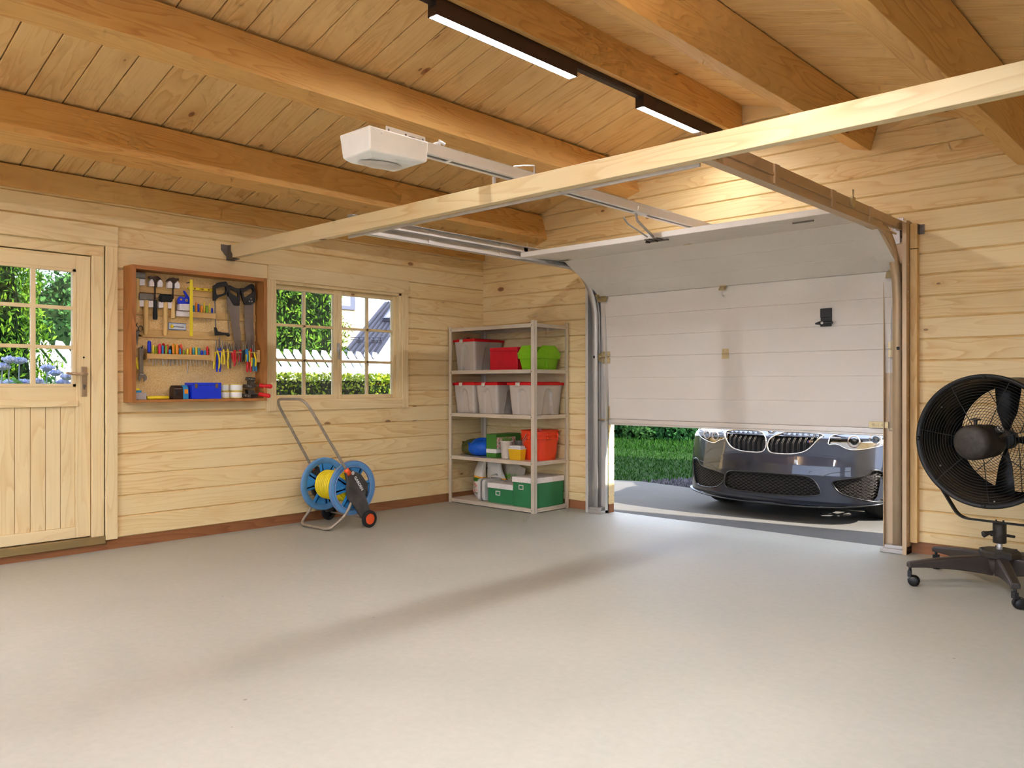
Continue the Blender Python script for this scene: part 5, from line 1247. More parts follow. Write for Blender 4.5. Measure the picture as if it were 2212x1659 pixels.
m = MB(); m.lathe([(0, .182), (.112, .182), (.112, .21), (.105, .222), (0, .225)], (0, 0, 0), (0, 0, 1), 8, False)
for k in range(4): m.cyl((.085*cos(k*pi/2+.4), .085*sin(k*pi/2+.4), .22), (.085*cos(k*pi/2+.4), .085*sin(k*pi/2+.4), .23), .008, n=6)
m.build('base_plate', M_FM, fan, bevel=.002)
M_LEG = pm('star_base_plastic', (58, 48, 42), .5, 0, .1, 18)
m = MB(); m.lathe([(0, .085), (.06, .085), (.075, .10), (.09, .182), (0, .182)], (0, 0, 0), (0, 0, 1), 20); m.build('base_hub', M_LEG, fan)
ang0 = atan2(-1.012+.70, 4.614-5.013)
for k in range(5):
    a = ang0+2*pi*k/5; d = V((cos(a), sin(a), 0)); s_ = V((-sin(a), cos(a), 0)); vs = []; fs = []; N = 10
    for i in range(N+1):
        u = i/N; r = .05+.475*u; w = .036-.012*u; zt = .186-.05*u**1.6; th = .085*(1-u)**1.2+.028
        for a2, b2 in ((-1, 1), (-.55, 1.0), (.55, 1.0), (1, 1), (1, 0), (-1, 0)):
            top = zt+(.004 if abs(a2) < 1 else -.004); vs.append(d*r+s_*w*a2+Z*(top if b2 else zt-th))
    for i in range(N):
        for j in range(6): fs.append((6*i+j, 6*i+(j+1) % 6, 6*i+6+(j+1) % 6, 6*i+6+j))
    fs += [tuple(range(6))[::-1], tuple(range(6*N, 6*N+6))]
    m = MB(); m.add(vs, fs, False); lg = m.build('leg', M_LEG, fan, bevel=.006)
    m = MB(); e = d*.512; rot = a+(1.1 if k != 1 else .3); w = V((cos(rot), sin(rot), 0)); v2 = V((-sin(rot), cos(rot), 0))
    m.cyl(e+Z*.085, e+Z*.112, .008, n=10)
    for s2 in (-1, 1): m.lathe([(0, 0), (.026, 0), (.029, .004), (.029, .012), (.026, .016), (0, .016)], e+v2*.02+w*(s2*.018)+Z*.03-w*.008, w, 20)
    m.lathe([(.031, -.012), (.034, -.008), (.034, .008), (.031, .012)], e+v2*.02+Z*.032, w, 14, True, 0, 2*pi); m.box(-.0, 0.0001, 0, .0001, .05, .0501) if False else None
    m.prism([e+w*.02+Z*.09-v2*.012, e-w*.02+Z*.09-v2*.012, e-w*.02+Z*.055-v2*.012, e+w*.02+Z*.055-v2*.012], v2*.02)
    m.build('caster', BLACKP, lg)
# ---------------------------------------------------------------- car in front of the half-open door
car = thing('car', 'dark blue grey sports coupe parked nose-in under the half open door', 'car', (2.87, 3.0, 0))
CXC, CW = 2.87, .93
def paint():
    t = NT('grey_blue_car_paint'); c = t.obj(); n = t.noise(c, 3, 900, 1); r = t.ramp(n, 0, [(.3, lin((40, 42, 52))), (.7, lin((62, 66, 80)))]); t.l(r, 0, t.b, 'Base Color')
    t.b.inputs['Metallic'].default_value = .75; t.b.inputs['Roughness'].default_value = .32; t.b.inputs['Coat Weight'].default_value = 1.0; t.b.inputs['Coat Roughness'].default_value = .02; return t.m
M_CAR = paint(); M_CHR = pm('chrome_trim', (214, 208, 200), .12, 1.0, .03, 10); M_BLK = pm('gloss_black_trim', (14, 13, 14), .3, 0, .2, 20, coat=.5); M_PIT = pm('dark_grille_recess', (12, 11, 11), .8)
def yf(a): a = min(1, abs(a)); return .70+.06*a*a+.40*(1-(1-a**3)**(1/3))
ZP = [(.10, .05), (.145, .012), (.19, .0), (.42, -.006), (.50, .006), (.60, .028), (.70, .052), (.735, .085), (.76, .14)]
def zo(z):
    for (z0, o0), (z1, o1) in zip(ZP[:-1], ZP[1:]):
        if z <= z1: u = max(0, (z-z0)/(z1-z0)); return o0+(o1-o0)*u
    return ZP[-1][1]
def fy(xp, z): return yf(xp/CW)+zo(z)
K = {'L': (1480, 910, 8.733), 'R': (1700, 910, 7.542)}
def surf(k, x, y):
    a, b, s = K[k]; px, py = a+x/s, b+y/s; yy_ = .85
    for _ in range(40):
        p = on(px, py, 1, yy_); t = fy(max(-.929, min(.929, p.x-CXC)), p.z); yy_ = yy_*.7+t*.3
    return (p.x-CXC, p.z)
def inside(P, x, z):
    c = False; j = len(P)-1
    for i in range(len(P)):
        if (P[i][1] > z) != (P[j][1] > z) and x < (P[j][0]-P[i][0])*(z-P[i][1])/(P[j][1]-P[i][1])+P[i][0]: c = not c
        j = i
    return c
def smoothp(P, it=2):
    for _ in range(it):
        Q = []
        for i in range(len(P)): a, b = P[i], P[(i+1) % len(P)]; Q += [(a[0]*.75+b[0]*.25, a[1]*.75+b[1]*.25), (a[0]*.25+b[0]*.75, a[1]*.25+b[1]*.75)]
        P = Q
    return P
KL = [surf('L', *p) for p in [(765, 250), (775, 190), (830, 172), (1000, 162), (1250, 172), (1400, 185), (1490, 235), (1530, 310), (1540, 420), (1515, 530), (1440, 590), (1250, 582), (1080, 565), (930, 520), (840, 450), (780, 345)]]
KR = [(-x, z) for x, z in KL]
HR = [surf('R', *p) for p in [(690, 300), (715, 235), (860, 212), (1000, 196), (1200, 178), (1500, 162), (1800, 150), (1830, 200), (1800, 270), (1700, 345), (1500, 410), (1300, 452), (1150, 470), (1020, 468), (930, 435), (860, 392), (780, 370), (665, 388)]]
HL = [surf('L', *p) for p in [(248, 180), (262, 105), (340, 70), (600, 100), (752, 190), (757, 330), (690, 345), (620, 372), (560, 410), (470, 395), (340, 330), (268, 262)]]
IC = [surf('L', *p) for p in [(760, 1010), (800, 955), (860, 932), (1000, 942), (1500, 968), (2000, 1010)]]+[surf('R', *p) for p in [(150, 876), (300, 893), (400, 930), (470, 1000), (565, 1185), (480, 1216), (200, 1226), (0, 1214)]]+[surf('L', *p) for p in [(1700, 1390), (1200, 1335), (800, 1265), (735, 1190)]]
SR = [surf('R', *p) for p in [(712, 975), (900, 950), (1250, 905), (1340, 860), (1390, 795), (1530, 805), (1590, 880), (1640, 1020), (1672, 1325), (1560, 1312), (1400, 1315), (930, 1210), (800, 1130)]]
SL_ = [surf('L', *p) for p in [(145, 760), (180, 692), (240, 700), (290, 830), (400, 880), (620, 945), (762, 1000), (722, 1150), (560, 1262), (260, 1215), (185, 1150)]]
HOLES = {'KL': smoothp(KL), 'KR': smoothp(KR), 'HL': smoothp(HL, 1), 'HR': smoothp(HR, 1), 'IC': smoothp(IC, 1), 'SL': smoothp(SL_, 1), 'SR': smoothp(SR, 1)}
NU, NV = 380, 130
def fp(i, j, off=0):
    t = -1+2*i/NU; xp = CW*math.copysign(sin(abs(t)*pi/2)**.92, t) if t else 0.0
    zb_ = .15+.055*(abs(xp)/CW)**3; z = zb_+(.74-zb_)*j/NV; a = min(.99999, abs(xp)/CW)
    return (xp, z, fy(xp, z)+off)
PT = [[fp(i, j) for i in range(NU+1)] for j in range(NV+1)]
bx = {k: (min(p[0] for p in P)-.02, max(p[0] for p in P)+.02, min(p[1] for p in P)-.02, max(p[1] for p in P)+.02) for k, P in HOLES.items()}
body = []; pits = {k: set() for k in HOLES}
for j in range(NV):
    for i in range(NU):
        cx_ = (PT[j][i][0]+PT[j][i+1][0])/2; cz_ = (PT[j][i][1]+PT[j+1][i][1])/2; hit = None
        for k, B in bx.items():
            if B[0] <= cx_ <= B[1] and B[2] <= cz_ <= B[3]:
                if inside(HOLES[k], cx_, cz_): hit = k
                if any(inside(HOLES[k], cx_+dx, cz_+dz) for dx, dz in ((.012, 0), (-.012, 0), (0, .012), (0, -.012), (0, 0))): pits[k].add((i, j))
        if hit is None: body.append((i, j))
def patch(cells, off, name, mat, parent=car):
    idx = {}; vs = []; fs = []
    for i, j in cells:
        f = []
        for a, b in ((i, j), (i+1, j), (i+1, j+1), (i, j+1)):
            if (a, b) not in idx: idx[(a, b)] = len(vs); x, z, y = PT[b][a]; vs.append(V((CXC+x, y+off, z)))
            f.append(idx[(a, b)])
        fs.append(tuple(f))
    m = MB(); m.add(vs, fs, True); return m.build(name, mat, parent)
patch(body, 0, 'front_bumper', M_CAR)
# bonnet and upper wings
def bon(u, v):
    t = -1+2*u; xp = CW*math.copysign(sin(abs(t)*pi/2)**.92, t) if t else 0.0
    y0 = fy(xp, .74); w = 1-.10*v; z = .74+.24*(1-(1-v)**1.7)-(abs(xp)/CW)**4*.12*v+.03*sin(pi*min(1, v*1.5))*(1-(xp/CW)**2)
    return V((CXC+xp*w, y0+(2.15-y0)*v, z))
mb = MB(); mb.grid(bon, 80, 30); mb.build('bonnet', M_CAR, car)
# sides with wheel arches
for s_ in (-1, 1):
    vs = []; fs = []; nu, nv = 90, 24
    for j in range(nv+1):
        for i in range(nu+1):
            y = 1.15+4.1*i/nu; zt = min(.9, .70+.25*(y-1.15)/1.0); z = .2+(zt-.2)*j/nv; vs.append(V((CXC+s_*(CW-.004-.05*max(0, (z-.6))**1.2*2-.01*sin(z*12)), y, z)))
    for j in range(nv):
        for i in range(nu):
            c = (vs[j*(nu+1)+i]+vs[(j+1)*(nu+1)+i+1])/2
            if min(((c.y-yc)**2+(c.z-.33)**2) for yc in (1.46, 4.27)) > .37**2: q = (j*(nu+1)+i, j*(nu+1)+i+1, (j+1)*(nu+1)+i+1, (j+1)*(nu+1)+i); fs.append(q if s_ > 0 else q[::-1])
    m = MB(); m.add(vs, fs, True); m.build('side_panel', M_CAR, car)
def cab_(u, v):
    a = 2*pi*u; c, s_ = cos(a), sin(a); k = (1-.30*v**1.3); x = .80*math.copysign(abs(c)**.5, c)*k; y = 3.35+math.copysign(abs(s_)**.6, s_)*(1.5-.75*v)
    return V((CXC+x, y, .88+.5*sin(v*pi/2)))
mb = MB(); mb.grid(cab_, 48, 10, True, True); mb.build('side_glass', pm('tinted_glass', (20, 22, 24), .08, 0, .1, 5, coat=1), car)
mb = MB(); mb.grid(lambda u, v: V((CXC+.56*cos(2*pi*u)*(1-v)**.5*1.0, 3.35+.75*sin(2*pi*u)*(1-v)**.5, 1.375+.02*v)), 40, 8, True, True); mb.build('roof', M_CAR, car)
mb = MB(); mb.grid(lambda u, v: V((CXC+CW*.93*(2*u-1), 4.6+.68*v, .93-.06*v**3-.1*(2*u-1)**4)), 24, 10); mb.grid(lambda u, v: V((CXC+CW*.98*(2*u-1), 5.26-.05*(2*u-1)**2, .25+.63*v)), 24, 8); mb.build('rear_body', M_CAR, car)
mb = MB(); mb.box(CXC-.8, CXC+.8, 1.8, 3.9, .15, .3); mb.box(CXC-.55, CXC+.55, 1.1, 1.8, .17, .3); mb.build('underbody', M_PIT, car)
def wheel(x, y, s_):
    w = .13; m = MB(); m.lathe([(.22, -w+.01), (.30, -w), (.325, -w+.03), (.333, -w+.06), (.333, w-.06), (.325, w-.03), (.30, w), (.22, w-.01)], (x, y, .333), (1, 0, 0), 56)
    for g in (-.06, 0, .06): m.ring((x+g, y, .333), (1, 0, 0), .3325, .004, 56, 4)
    t = m.build('wheel', BLACKR, car)
    m = MB(); m.lathe([(.21, -w+.02), (.225, 0), (.225, w-.02), (.21, w-.03)], (x, y, .333), (1, 0, 0), 40)
    for k in range(10): a = 2*pi*k/10; m.tube([V((x+s_*.09, y, .333)), V((x+s_*.11, y+.215*cos(a), .333+.215*sin(a)))], .014, 6)
    m.build('rim', pm('dark_alloy', (50, 50, 54), .3, .8), t)
for x, s_ in ((CXC-.765, -1), (CXC+.775, 1)):
    for y in (1.46, 4.27): wheel(x, y, s_)
    m = MB()
# grille recesses, frames and bars
def outline(m, P, r, off, step=1, rad=6): m.tube([V((CXC+x, fy(x, z)+off, z)) for x, z in P[::step]], r, rad, True)
def clipz(P, x):
    zs_ = []; j = len(P)-1
    for i in range(len(P)):
        (a, b), (c, d) = P[j], P[i]
        if (a > x) != (c > x): zs_.append(b+(d-b)*(x-a)/(c-a))
        j = i
    return sorted(zs_)
for k in ('KL', 'KR'):
    P = HOLES[k]; g = patch(pits[k], .05, 'kidney_grille', M_PIT)
    m = MB(); outline(m, P, .0075, -.004); m.build('chrome_frame', M_CHR, g)
    m = MB(); a, b = min(p[0] for p in P), max(p[0] for p in P)
    for q in range(9):
        for e in (-.006, .006):
            x = a+(b-a)*(q+.6)/9.2+e; zz = clipz(P, x)
            if len(zz) >= 2: m.tube([V((CXC+x, fy(x, zz[0])+.02, zz[0]-.004)), V((CXC+x, fy(x, (zz[0]+zz[-1])/2)-.002, (zz[0]+zz[-1])/2)), V((CXC+x, fy(x, zz[-1])+.02, zz[-1]+.004))], .0028, 5)
    m.build('slat', pm('grille_slat', (70, 66, 64), .25, .6), g)
    m = MB()
    for q in range(16):
        z = min(p[1] for p in P)+(.17)*(q+.5)/16; m.box(CXC+a+.01, CXC+b-.01, fy(a, z)+.040, fy(a, z)+.044, z, z+.002) if False else None
        xs = [a+(b-a)*t/8 for t in range(9)]; m.tube([V((CXC+x, fy(x, z)+.035, z)) for x in xs[1:-1]], .0014, 4)
    m.build('mesh', M_BLK, g)
def honey(P, name, cw, chh, off, matw):
    g = patch(pits[name], .055, 'air_intake', M_PIT)
    m = MB(); a, b, c, d = bx[name]; row = 0; z = c
    while z < d:
        x = a+(cw*.5 if row % 2 else 0)
        while x < b:
            pts = [(x-cw*.33, z+chh/2), (x+cw*.33, z+chh/2), (x+cw*.5, z), (x+cw*.33, z-chh/2), (x-cw*.33, z-chh/2), (x-cw*.5, z)]
            for (p, q) in ((0, 1), (1, 2), (5, 0)):
                A, B = pts[p], pts[q]
                if inside(P, *A) and inside(P, *B): m.tube([V((CXC+A[0], fy(A[0], A[1])+off, A[1])), V((CXC+B[0], fy(B[0], B[1])+off, B[1]))], .0022, 4)
            x += cw
        z += chh/2; row += 1
    m.build('honeycomb', matw, g)
    m = MB(); outline(m, P, .008, .004); m.build('intake_edge', M_BLK, g); return g
M_HC = pm('honeycomb_plastic', (58, 50, 46), .35)
honey(HOLES['IC'], 'IC', .052, .030, .028, M_HC); honey(HOLES['SL'], 'SL', .04, .026, .03, M_HC)
gR = honey(HOLES['SR'], 'SR', .036, .026, .03, M_HC)
for s_ in (-1, 1):       # body coloured blade beside each outer intake
    P = [surf('R', *p) for p in [(1530, 905), (1552, 960), (1562, 1100), (1562, 1240), (1480, 1300), (1395, 1312), (1470, 1230), (1505, 1080)]]
    P = [(s_*x, z) for x, z in P][::s_]; m = MB(); m.prism([(CXC+x, fy(x, z)-.004, z) for x, z in P], (0, .02, 0)); m.build('corner_blade', M_CAR, car, bevel=.002)
    P = [surf('R', *p) for p in [(540, 940), (650, 860), (820, 830), (1250, 805), (1390, 795), (1345, 860), (1250, 905), (900, 950), (712, 975)]]
M_REFL = pm('headlight_bowl', (196, 192, 188), .12, .9, .1, 6)
for k, s_ in (('HL', -1), ('HR', 1)):
    P = HOLES[k]; h = patch(pits[k], .045, 'headlight', M_REFL if s_ > 0 else pm('headlight_bowl_warm', (190, 170, 130), .15, .8))
    m = MB(); outline(m, P, .005, -.001, 1); m.build('edge', M_CHR, h)
    m = MB(); outline(m, P, .0035, .008, 1); m.build('seal', M_BLK, h)
    for k2, u_, v_ in ((('R', 1080, 330), ('R', 1430, 300)) if s_ > 0 else (('L', 560, 280), ('L', 400, 250))):
        cxr, czr = surf(k2, u_, v_); cxr *= s_; r = (.046 if s_ > 0 else .038)
        x = s_*cxr; y = fy(x, czr); ax = V((s_*.25, -1, .0))
        m = MB(); m.ring((CXC+x, y+.012, czr), ax, r, .006, 36, 8); m.build('halo_ring', pm('halo_ring', (244, 226, 222), .2, .1), h)
        m = MB(); m.lathe([(0, -.012), (.02, -.008), (.032, .006), (.034, .03)], (CXC+x, y+.016, czr), -ax, 24); m.build('projector', pm('projector_lens', (60, 66, 74), .05, .2, coat=1), h)
    m = MB(); x0, z0_ = surf('R', 780, 300) if s_ > 0 else surf('L', 690, 290); m.box(CXC+x0-.04, CXC+x0+.04, fy(x0, z0_)+.02, fy(x0, z0_)+.03, z0_-.006, z0_+.02); m.build('inner_reflector', M_CHR, h, bevel=.003)
    cells = [c for c in pits[k] if inside(P, (PT[c[1]][c[0]][0]+PT[c[1]][c[0]+1][0])/2, (PT[c[1]][c[0]][1]+PT[c[1]+1][c[0]][1])/2)]
    patch(cells, -.001, 'lens', GLASS, h)
# splitter, emblem, badge, parking sensors
mb = MB(); N = 90
vs = []; fs = []
for i in range(N+1):
    t = -1+2*i/N; xp = CW*math.copysign(sin(abs(t)*pi/2)**.92, t) if t else 0.0; y = fy(xp, .15)
    for dy, z in ((-.030, .150), (-.032, .140), (.06, .128), (.06, .152)): vs.append(V((CXC+xp*(1.012 if dy < 0 else .97), y+dy, z-.006+.055*(abs(xp)/CW)**3)))
for i in range(N):
    for k in range(4): fs.append((4*i+k, 4*i+(k+1) % 4, 4*i+4+(k+1) % 4, 4*i+4+k))
mb.add(vs, fs, True); mb.build('splitter', M_BLK, car)
ez = surf('L', 1620, 150)[1]+.022; ey = fy(0, .74)-.012
mb = MB(); ax = V((0, -.75, .66)); c = V((CXC, fy(0, .74)+.045, .782)); mb.cyl(c, c+ax*.008, .041, n=36); em = mb.build('emblem', M_BLK, car)
mb = MB(); mb.ring(c+ax*.008, ax, .040, .0025, 40, 6); mb.ring(c+ax*.009, ax, .026, .0014, 36, 5); mb.build('emblem_ring', M_CHR, em)
mb = MB(); u1 = V((1, 0, 0)); u2 = ax.normalized().cross(u1)
for q0 in (0, pi): mb.cut(); mb.add([c+ax*.0088]+[c+ax*.0088+(u1*cos(q0+a*pi/12)+u2*sin(q0+a*pi/12))*.025 for a in range(7)], [tuple(range(8))])
mb.build('emblem_quarter', pm('emblem_blue', (40, 110, 200), .3), em)
mb = MB()
for q0 in (pi/2, 1.5*pi): mb.cut(); mb.add([c+ax*.0088]+[c+ax*.0088+(u1*cos(q0+a*pi/12)+u2*sin(q0+a*pi/12))*.025 for a in range(7)], [tuple(range(8))])
mb.build('emblem_white_quarter', WHITEP, em)
bxx, bz = surf('R', 385, 330); by = fy(bxx, bz)-.006
cu = bpy.data.curves.new('badge', 'FONT'); cu.body = 'M4'; cu.size = .026; cu.extrude = .001; cu.shear = .35; cu.align_x = 'CENTER'; cu.align_y = 'CENTER'; cu.offset = .0008
to = bpy.data.objects.new('badge', cu); COL.objects.link(to); to.parent = car; to.location = V((CXC+bxx+.004, by, bz))-V(car.location); to.rotation_euler = (pi/2, 0, 0); cu.materials.append(M_CHR); text_mesh(to)
for k, (cl, nm) in enumerate((((70, 130, 210), 'stripe_sky'), ((30, 50, 140), 'stripe_navy'), ((214, 30, 40), 'stripe_red'))):
    x = CXC+bxx-.028+k*.0055; m = MB(); m.prism([(x, by, bz-.009), (x+.005, by, bz-.009), (x+.0115, by, bz+.009), (x+.0065, by, bz+.009)], (0, .002, 0)); m.build('badge_stripe', plas(nm, cl), car)
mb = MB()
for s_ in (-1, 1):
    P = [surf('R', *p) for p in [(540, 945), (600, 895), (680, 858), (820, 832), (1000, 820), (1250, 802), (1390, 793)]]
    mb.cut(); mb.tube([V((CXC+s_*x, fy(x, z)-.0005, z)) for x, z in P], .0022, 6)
mb.build('crease_shadow', M_BLK, car)  # black tubes stand in for the shadow line above each outer intake
mb = MB()
for kk, x, y in (('R', 1640, 607), ('R', 385, 835), ('L', 700, 640)):
    sx, sz = surf(kk, x, y); mb.cut(); mb.ring((CXC+sx, fy(sx, sz)-.0005, sz), (sx*.8, -1, 0), .012, .0016, 20, 5)
mb.build('parking_sensor', M_CAR, car)
mb = MB(); 
for z, h in ((.222, .0), ): 
    xx, zz = surf('R', 640, 1080); 
mb.box(CXC-.2, CXC+.2, 5.25, 5.27, .45, .56); mb.build('rear_plate', WHITEP, car)
# ---------------------------------------------------------------- outside
mb = MB(); P = [(-9, 30), (.1, 2.28), (.40, 2.31), (1.25, 2.18)]
mb.add([V((-40, -30, -.06)), V((40, -30, -.06)), V((40, 60, -.06)), V((-40, 60, -.06))], [(0, 1, 2, 3)])
single(mb, 'lawn', M_LAWN, 'green lawn outside the garage', 'lawn', kind='structure')
mb = MB(); pl = [(-.35, .1), (7.5, .1), (7.5, 14), (1.9, 14), (1.75, 2.0), (1.25, 2.17), (.95, 2.24), (.40, 2.32), (.0, 2.15), (-.35, 1.85)]
mb.prism([(x, y, -.05) for x, y in pl], (0, 0, .048)); single(mb, 'driveway', M_DRIVE, 'pale concrete driveway outside the garage door', 'driveway', kind='structure')
rnd = random.Random(21)
# grass blades, stuff
def blades(n, x0, x1, y0, y1, zb, h, w, keep=None):
    vs = []; fs = []
    while len(fs) < n:
        x, y = rnd.uniform(x0, x1), rnd.uniform(y0, y1)
        if keep and not keep(x, y): continue
        a = rnd.uniform(0, pi); hh = h*rnd.uniform(.6, 1.3); dx, dy = cos(a)*w, sin(a)*w; k = len(vs); lx, ly = rnd.gauss(0, .4)*hh, rnd.gauss(0, .4)*hh
        vs += [V((x-dx, y-dy, zb)), V((x+dx, y+dy, zb)), V((x+lx, y+ly, zb+hh))]; fs.append((k, k+1, k+2))
    m = MB(); m.add(vs, fs); return m
def grass_keep(x, y):
    if y < 2.25 and x > -.4: return False
    if x > -.1+.9*(3.6-y)*0+.30 and y < 2.35: return False
    if y < 3.9 and x > .28-.0 and y < 2.3+(x-.35)*1.75*0+1.5*(1 if x > .35 else 0) and inside(GRAV, x, y): return False
    # only where the view through the door can reach
    lx = x-6.18; ly = y+6.216; t = lx/ly
    return -1.02 < t < -.40
GRAV = [(.38, 2.36), (.95, 2.26), (1.25, 2.19), (1.75, 2.0), (1.9, 3.0), (1.9, 6.5), (1.0, 4.7), (.32, 3.0)]
GRAV = [(.36, 2.35), (1.25, 2.19), (1.76, 2.02), (1.9, 6.0), (.9, 4.2)]
m = blades(15000, -6.5, 2.2, 1.9, 7.5, -.06, .045, .006, lambda x, y: grass_keep(x, y) and not inside(GRAV, x, y) and not (x > -.35 and y < 2.36)); 
mm = blades(14000, -9, 2.2, 7.0, 13.5, -.06, .07, .011, lambda x, y: grass_keep(x, y)); m.add(mm.v, mm.f)
def leafmat(name, a, b, c=None, tr=.25):
    t = NT(name); oi = t.n('ShaderNodeNewGeometry'); r = t.ramp(oi, 'Random Per Island', [(0, lin(a)), (.5, lin(b)), (1, lin(c or b))]); t.l(r, 0, t.b, 'Base Color'); t.b.inputs['Roughness'].default_value = .7; t.b.inputs['Specular IOR Level'].default_value = .12
    tl = t.n('ShaderNodeBsdfTranslucent'); t.l(r, 0, tl, 0); mx = t.n('ShaderNodeMixShader'); mx.inputs[0].default_value = tr; t.l(t.b, 0, mx, 1); t.l(tl, 0, mx, 2); t.l(mx, 0, t.out, 0); return t.m
single(m, 'lawn_grass', leafmat('grass_blades', (12, 40, 6), (26, 64, 9), (42, 84, 14)), 'short green grass seen under the garage door', 'grass', kind='stuff')
m = MB()
for k in range(1500):
    while True:
        x, y = rnd.uniform(.3, 1.9), rnd.uniform(2.0, 5.5)
        if inside(GRAV, x, y): break
    r = rnd.uniform(.012, .03); s = [V((x+r*cos(a)*rnd.uniform(.7, 1.2), y+r*sin(a)*rnd.uniform(.7, 1.2), -.05+rnd.uniform(0, .02))) for a in (0, 1.3, 2.6, 3.9, 5.1)]; tp = V((x, y, -.02+r*1.1)); n0 = len(m.v); m.add(s+[tp], [(i, (i+1) % 5, 5) for i in range(5)])
single(m, 'gravel', leafmat('gravel_stone', (58, 56, 62), (80, 78, 86), (108, 106, 114), 0), 'grey gravel patch between lawn and driveway', 'gravel', kind='stuff')
mb = MB(); mb.prism([(x, y, -.055) for x, y in GRAV], (0, 0, .012)); single(mb, 'gravel_bed', pm('gravel_soil', (92, 86, 92), .9), 'dark soil bed below the gravel', 'ground', kind='structure')

def leaves(n, pos, size, up=.3, asp=.5):
    vs = []; fs = []
    for _ in range(n):
        p, nrm = pos(); s = size*rnd.uniform(.6, 1.4); d = V((rnd.gauss(0, 1), rnd.gauss(0, 1), rnd.gauss(0, 1)+up)).normalized(); b = d.cross(nrm+V((rnd.gauss(0, .5), rnd.gauss(0, .5), rnd.gauss(0, .5))))
        b = b.normalized() if b.length > 1e-4 else d.orthogonal(); k = len(vs)
        vs += [p-d*s, p+b*s*asp, p+d*s, p-b*s*asp]; fs.append((k, k+1, k+2, k+3))
    m = MB(); m.add(vs, fs); return m
M_TH = leafmat('thuja_leaf', (24, 56, 12), (64, 104, 22), (112, 146, 38)); M_TD = leafmat('dark_conifer_leaf', (16, 44, 22), (30, 72, 34), (48, 96, 44)); M_TM = leafmat('mid_green_leaf', (30, 60, 28), (52, 92, 44), (84, 122, 62))
def conifer(name, lab, x, y, r, h, n, mat, size=.05, group=None, dark=M_TD):
    t = thing(name, lab, 'tree', (x, y, -.05), group)
    def pos():
        z = h*rnd.random()**1.1; rr = r*(1-(z/h)**2.2)**.8*(.82+.18*rnd.random()); a = rnd.uniform(0, 2*pi); rr *= 1+.12*sin(5*a+z*2.2)+.10*sin(9*a-z*5)+.05*sin(z*14+a)
        return V((x+rr*cos(a), y+rr*sin(a), z)), V((cos(a), sin(a), .3))
    leaves(n, pos, size, 1.4, .33).build('foliage', mat, t)
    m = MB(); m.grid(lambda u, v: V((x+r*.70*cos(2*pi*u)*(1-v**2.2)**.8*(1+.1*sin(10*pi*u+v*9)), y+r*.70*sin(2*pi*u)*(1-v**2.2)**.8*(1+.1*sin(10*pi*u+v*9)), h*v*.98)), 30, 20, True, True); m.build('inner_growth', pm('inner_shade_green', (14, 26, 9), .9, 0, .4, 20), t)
    m = MB(); m.cyl((x, y, -.05), (x, y, .5), r*.12, n=8); m.build('trunk', pm('bark', (88, 66, 46), .9), t)
    return t
conifer('thuja_tree', 'bright green thuja filling the left panes of the entry door', -3.3, -3.98, .80, 4.6, 30000, M_TH, .030)
conifer('thuja_tree', 'bright green thuja in the right-hand panes of the left window sash', -7.4, 2.32, 1.0, 7.0, 24000, M_TH, .046)
conifer('conifer_tree', 'very dark conifer at the far left of the window view', -10.2, 2.2, 1.4, 8.5, 14000, M_TD, .06)
conifer('thuja_tree', 'pale green thuja tip between the two window sashes', -6.2, on(730, 700, 0, -6.2).y, .17, 2.3, 3500, M_TH, .03)
# deciduous tree behind the door view
t = thing('garden_tree', 'dark leafy tree behind the thuja in the entry door panes', 'tree', (-9, -1.6, 0))
cc_ = [(V((-9.2, -1.5, 1.5)), 1.5), (V((-9.0, -.6, 2.2)), 1.2), (V((-9.4, -2.4, 2.0)), 1.3)]
def pos():
    c, r = rnd.choice(cc_); d = V((rnd.gauss(0, 1), rnd.gauss(0, 1), rnd.gauss(0, 1))).normalized(); return c+d*r*rnd.uniform(.75, 1.12), d
leaves(16000, pos, .04, .1, .6).build('crown', M_TM, t)
m = MB(); m.cyl((-9, -1.6, -.05), (-9, -1.5, 2.5), .14, .08, 10)
for c, r in cc_: m.ball(c, r*.86, 16, 10)
m.build('trunk', pm('dark_inner', (24, 40, 20), .9, 0, .4, 15), t)
# clipped hedge under the fence
t = thing('box_hedge', 'clipped yellow green hedge below the white fence outside the window', 'hedge', (-2.5, 0, 0))
hx0, hx1, hy0, hy1, hz = -3.0, -2.25, -2.3, 4.2, 1.31
def pos():
    k = rnd.random(); y = rnd.uniform(hy0, hy1)
    if k < .5: return V((hx1+rnd.uniform(-.05, .03), y, rnd.uniform(.6, hz))), V((1, 0, 0))
    return V((rnd.uniform(hx0, hx1), y, hz+rnd.uniform(-.06, .035))), V((0, 0, 1))
leaves(11000, pos, .022, .2, .6).build('foliage', leafmat('hedge_leaf', (50, 82, 12), (118, 142, 22), (170, 176, 50)), t)
m = MB(); m.box(hx0, hx1-.05, hy0, hy1, -.05, hz-.06); m.build('inner_growth', pm('inner_shade_green', (26, 48, 18), .9), t)
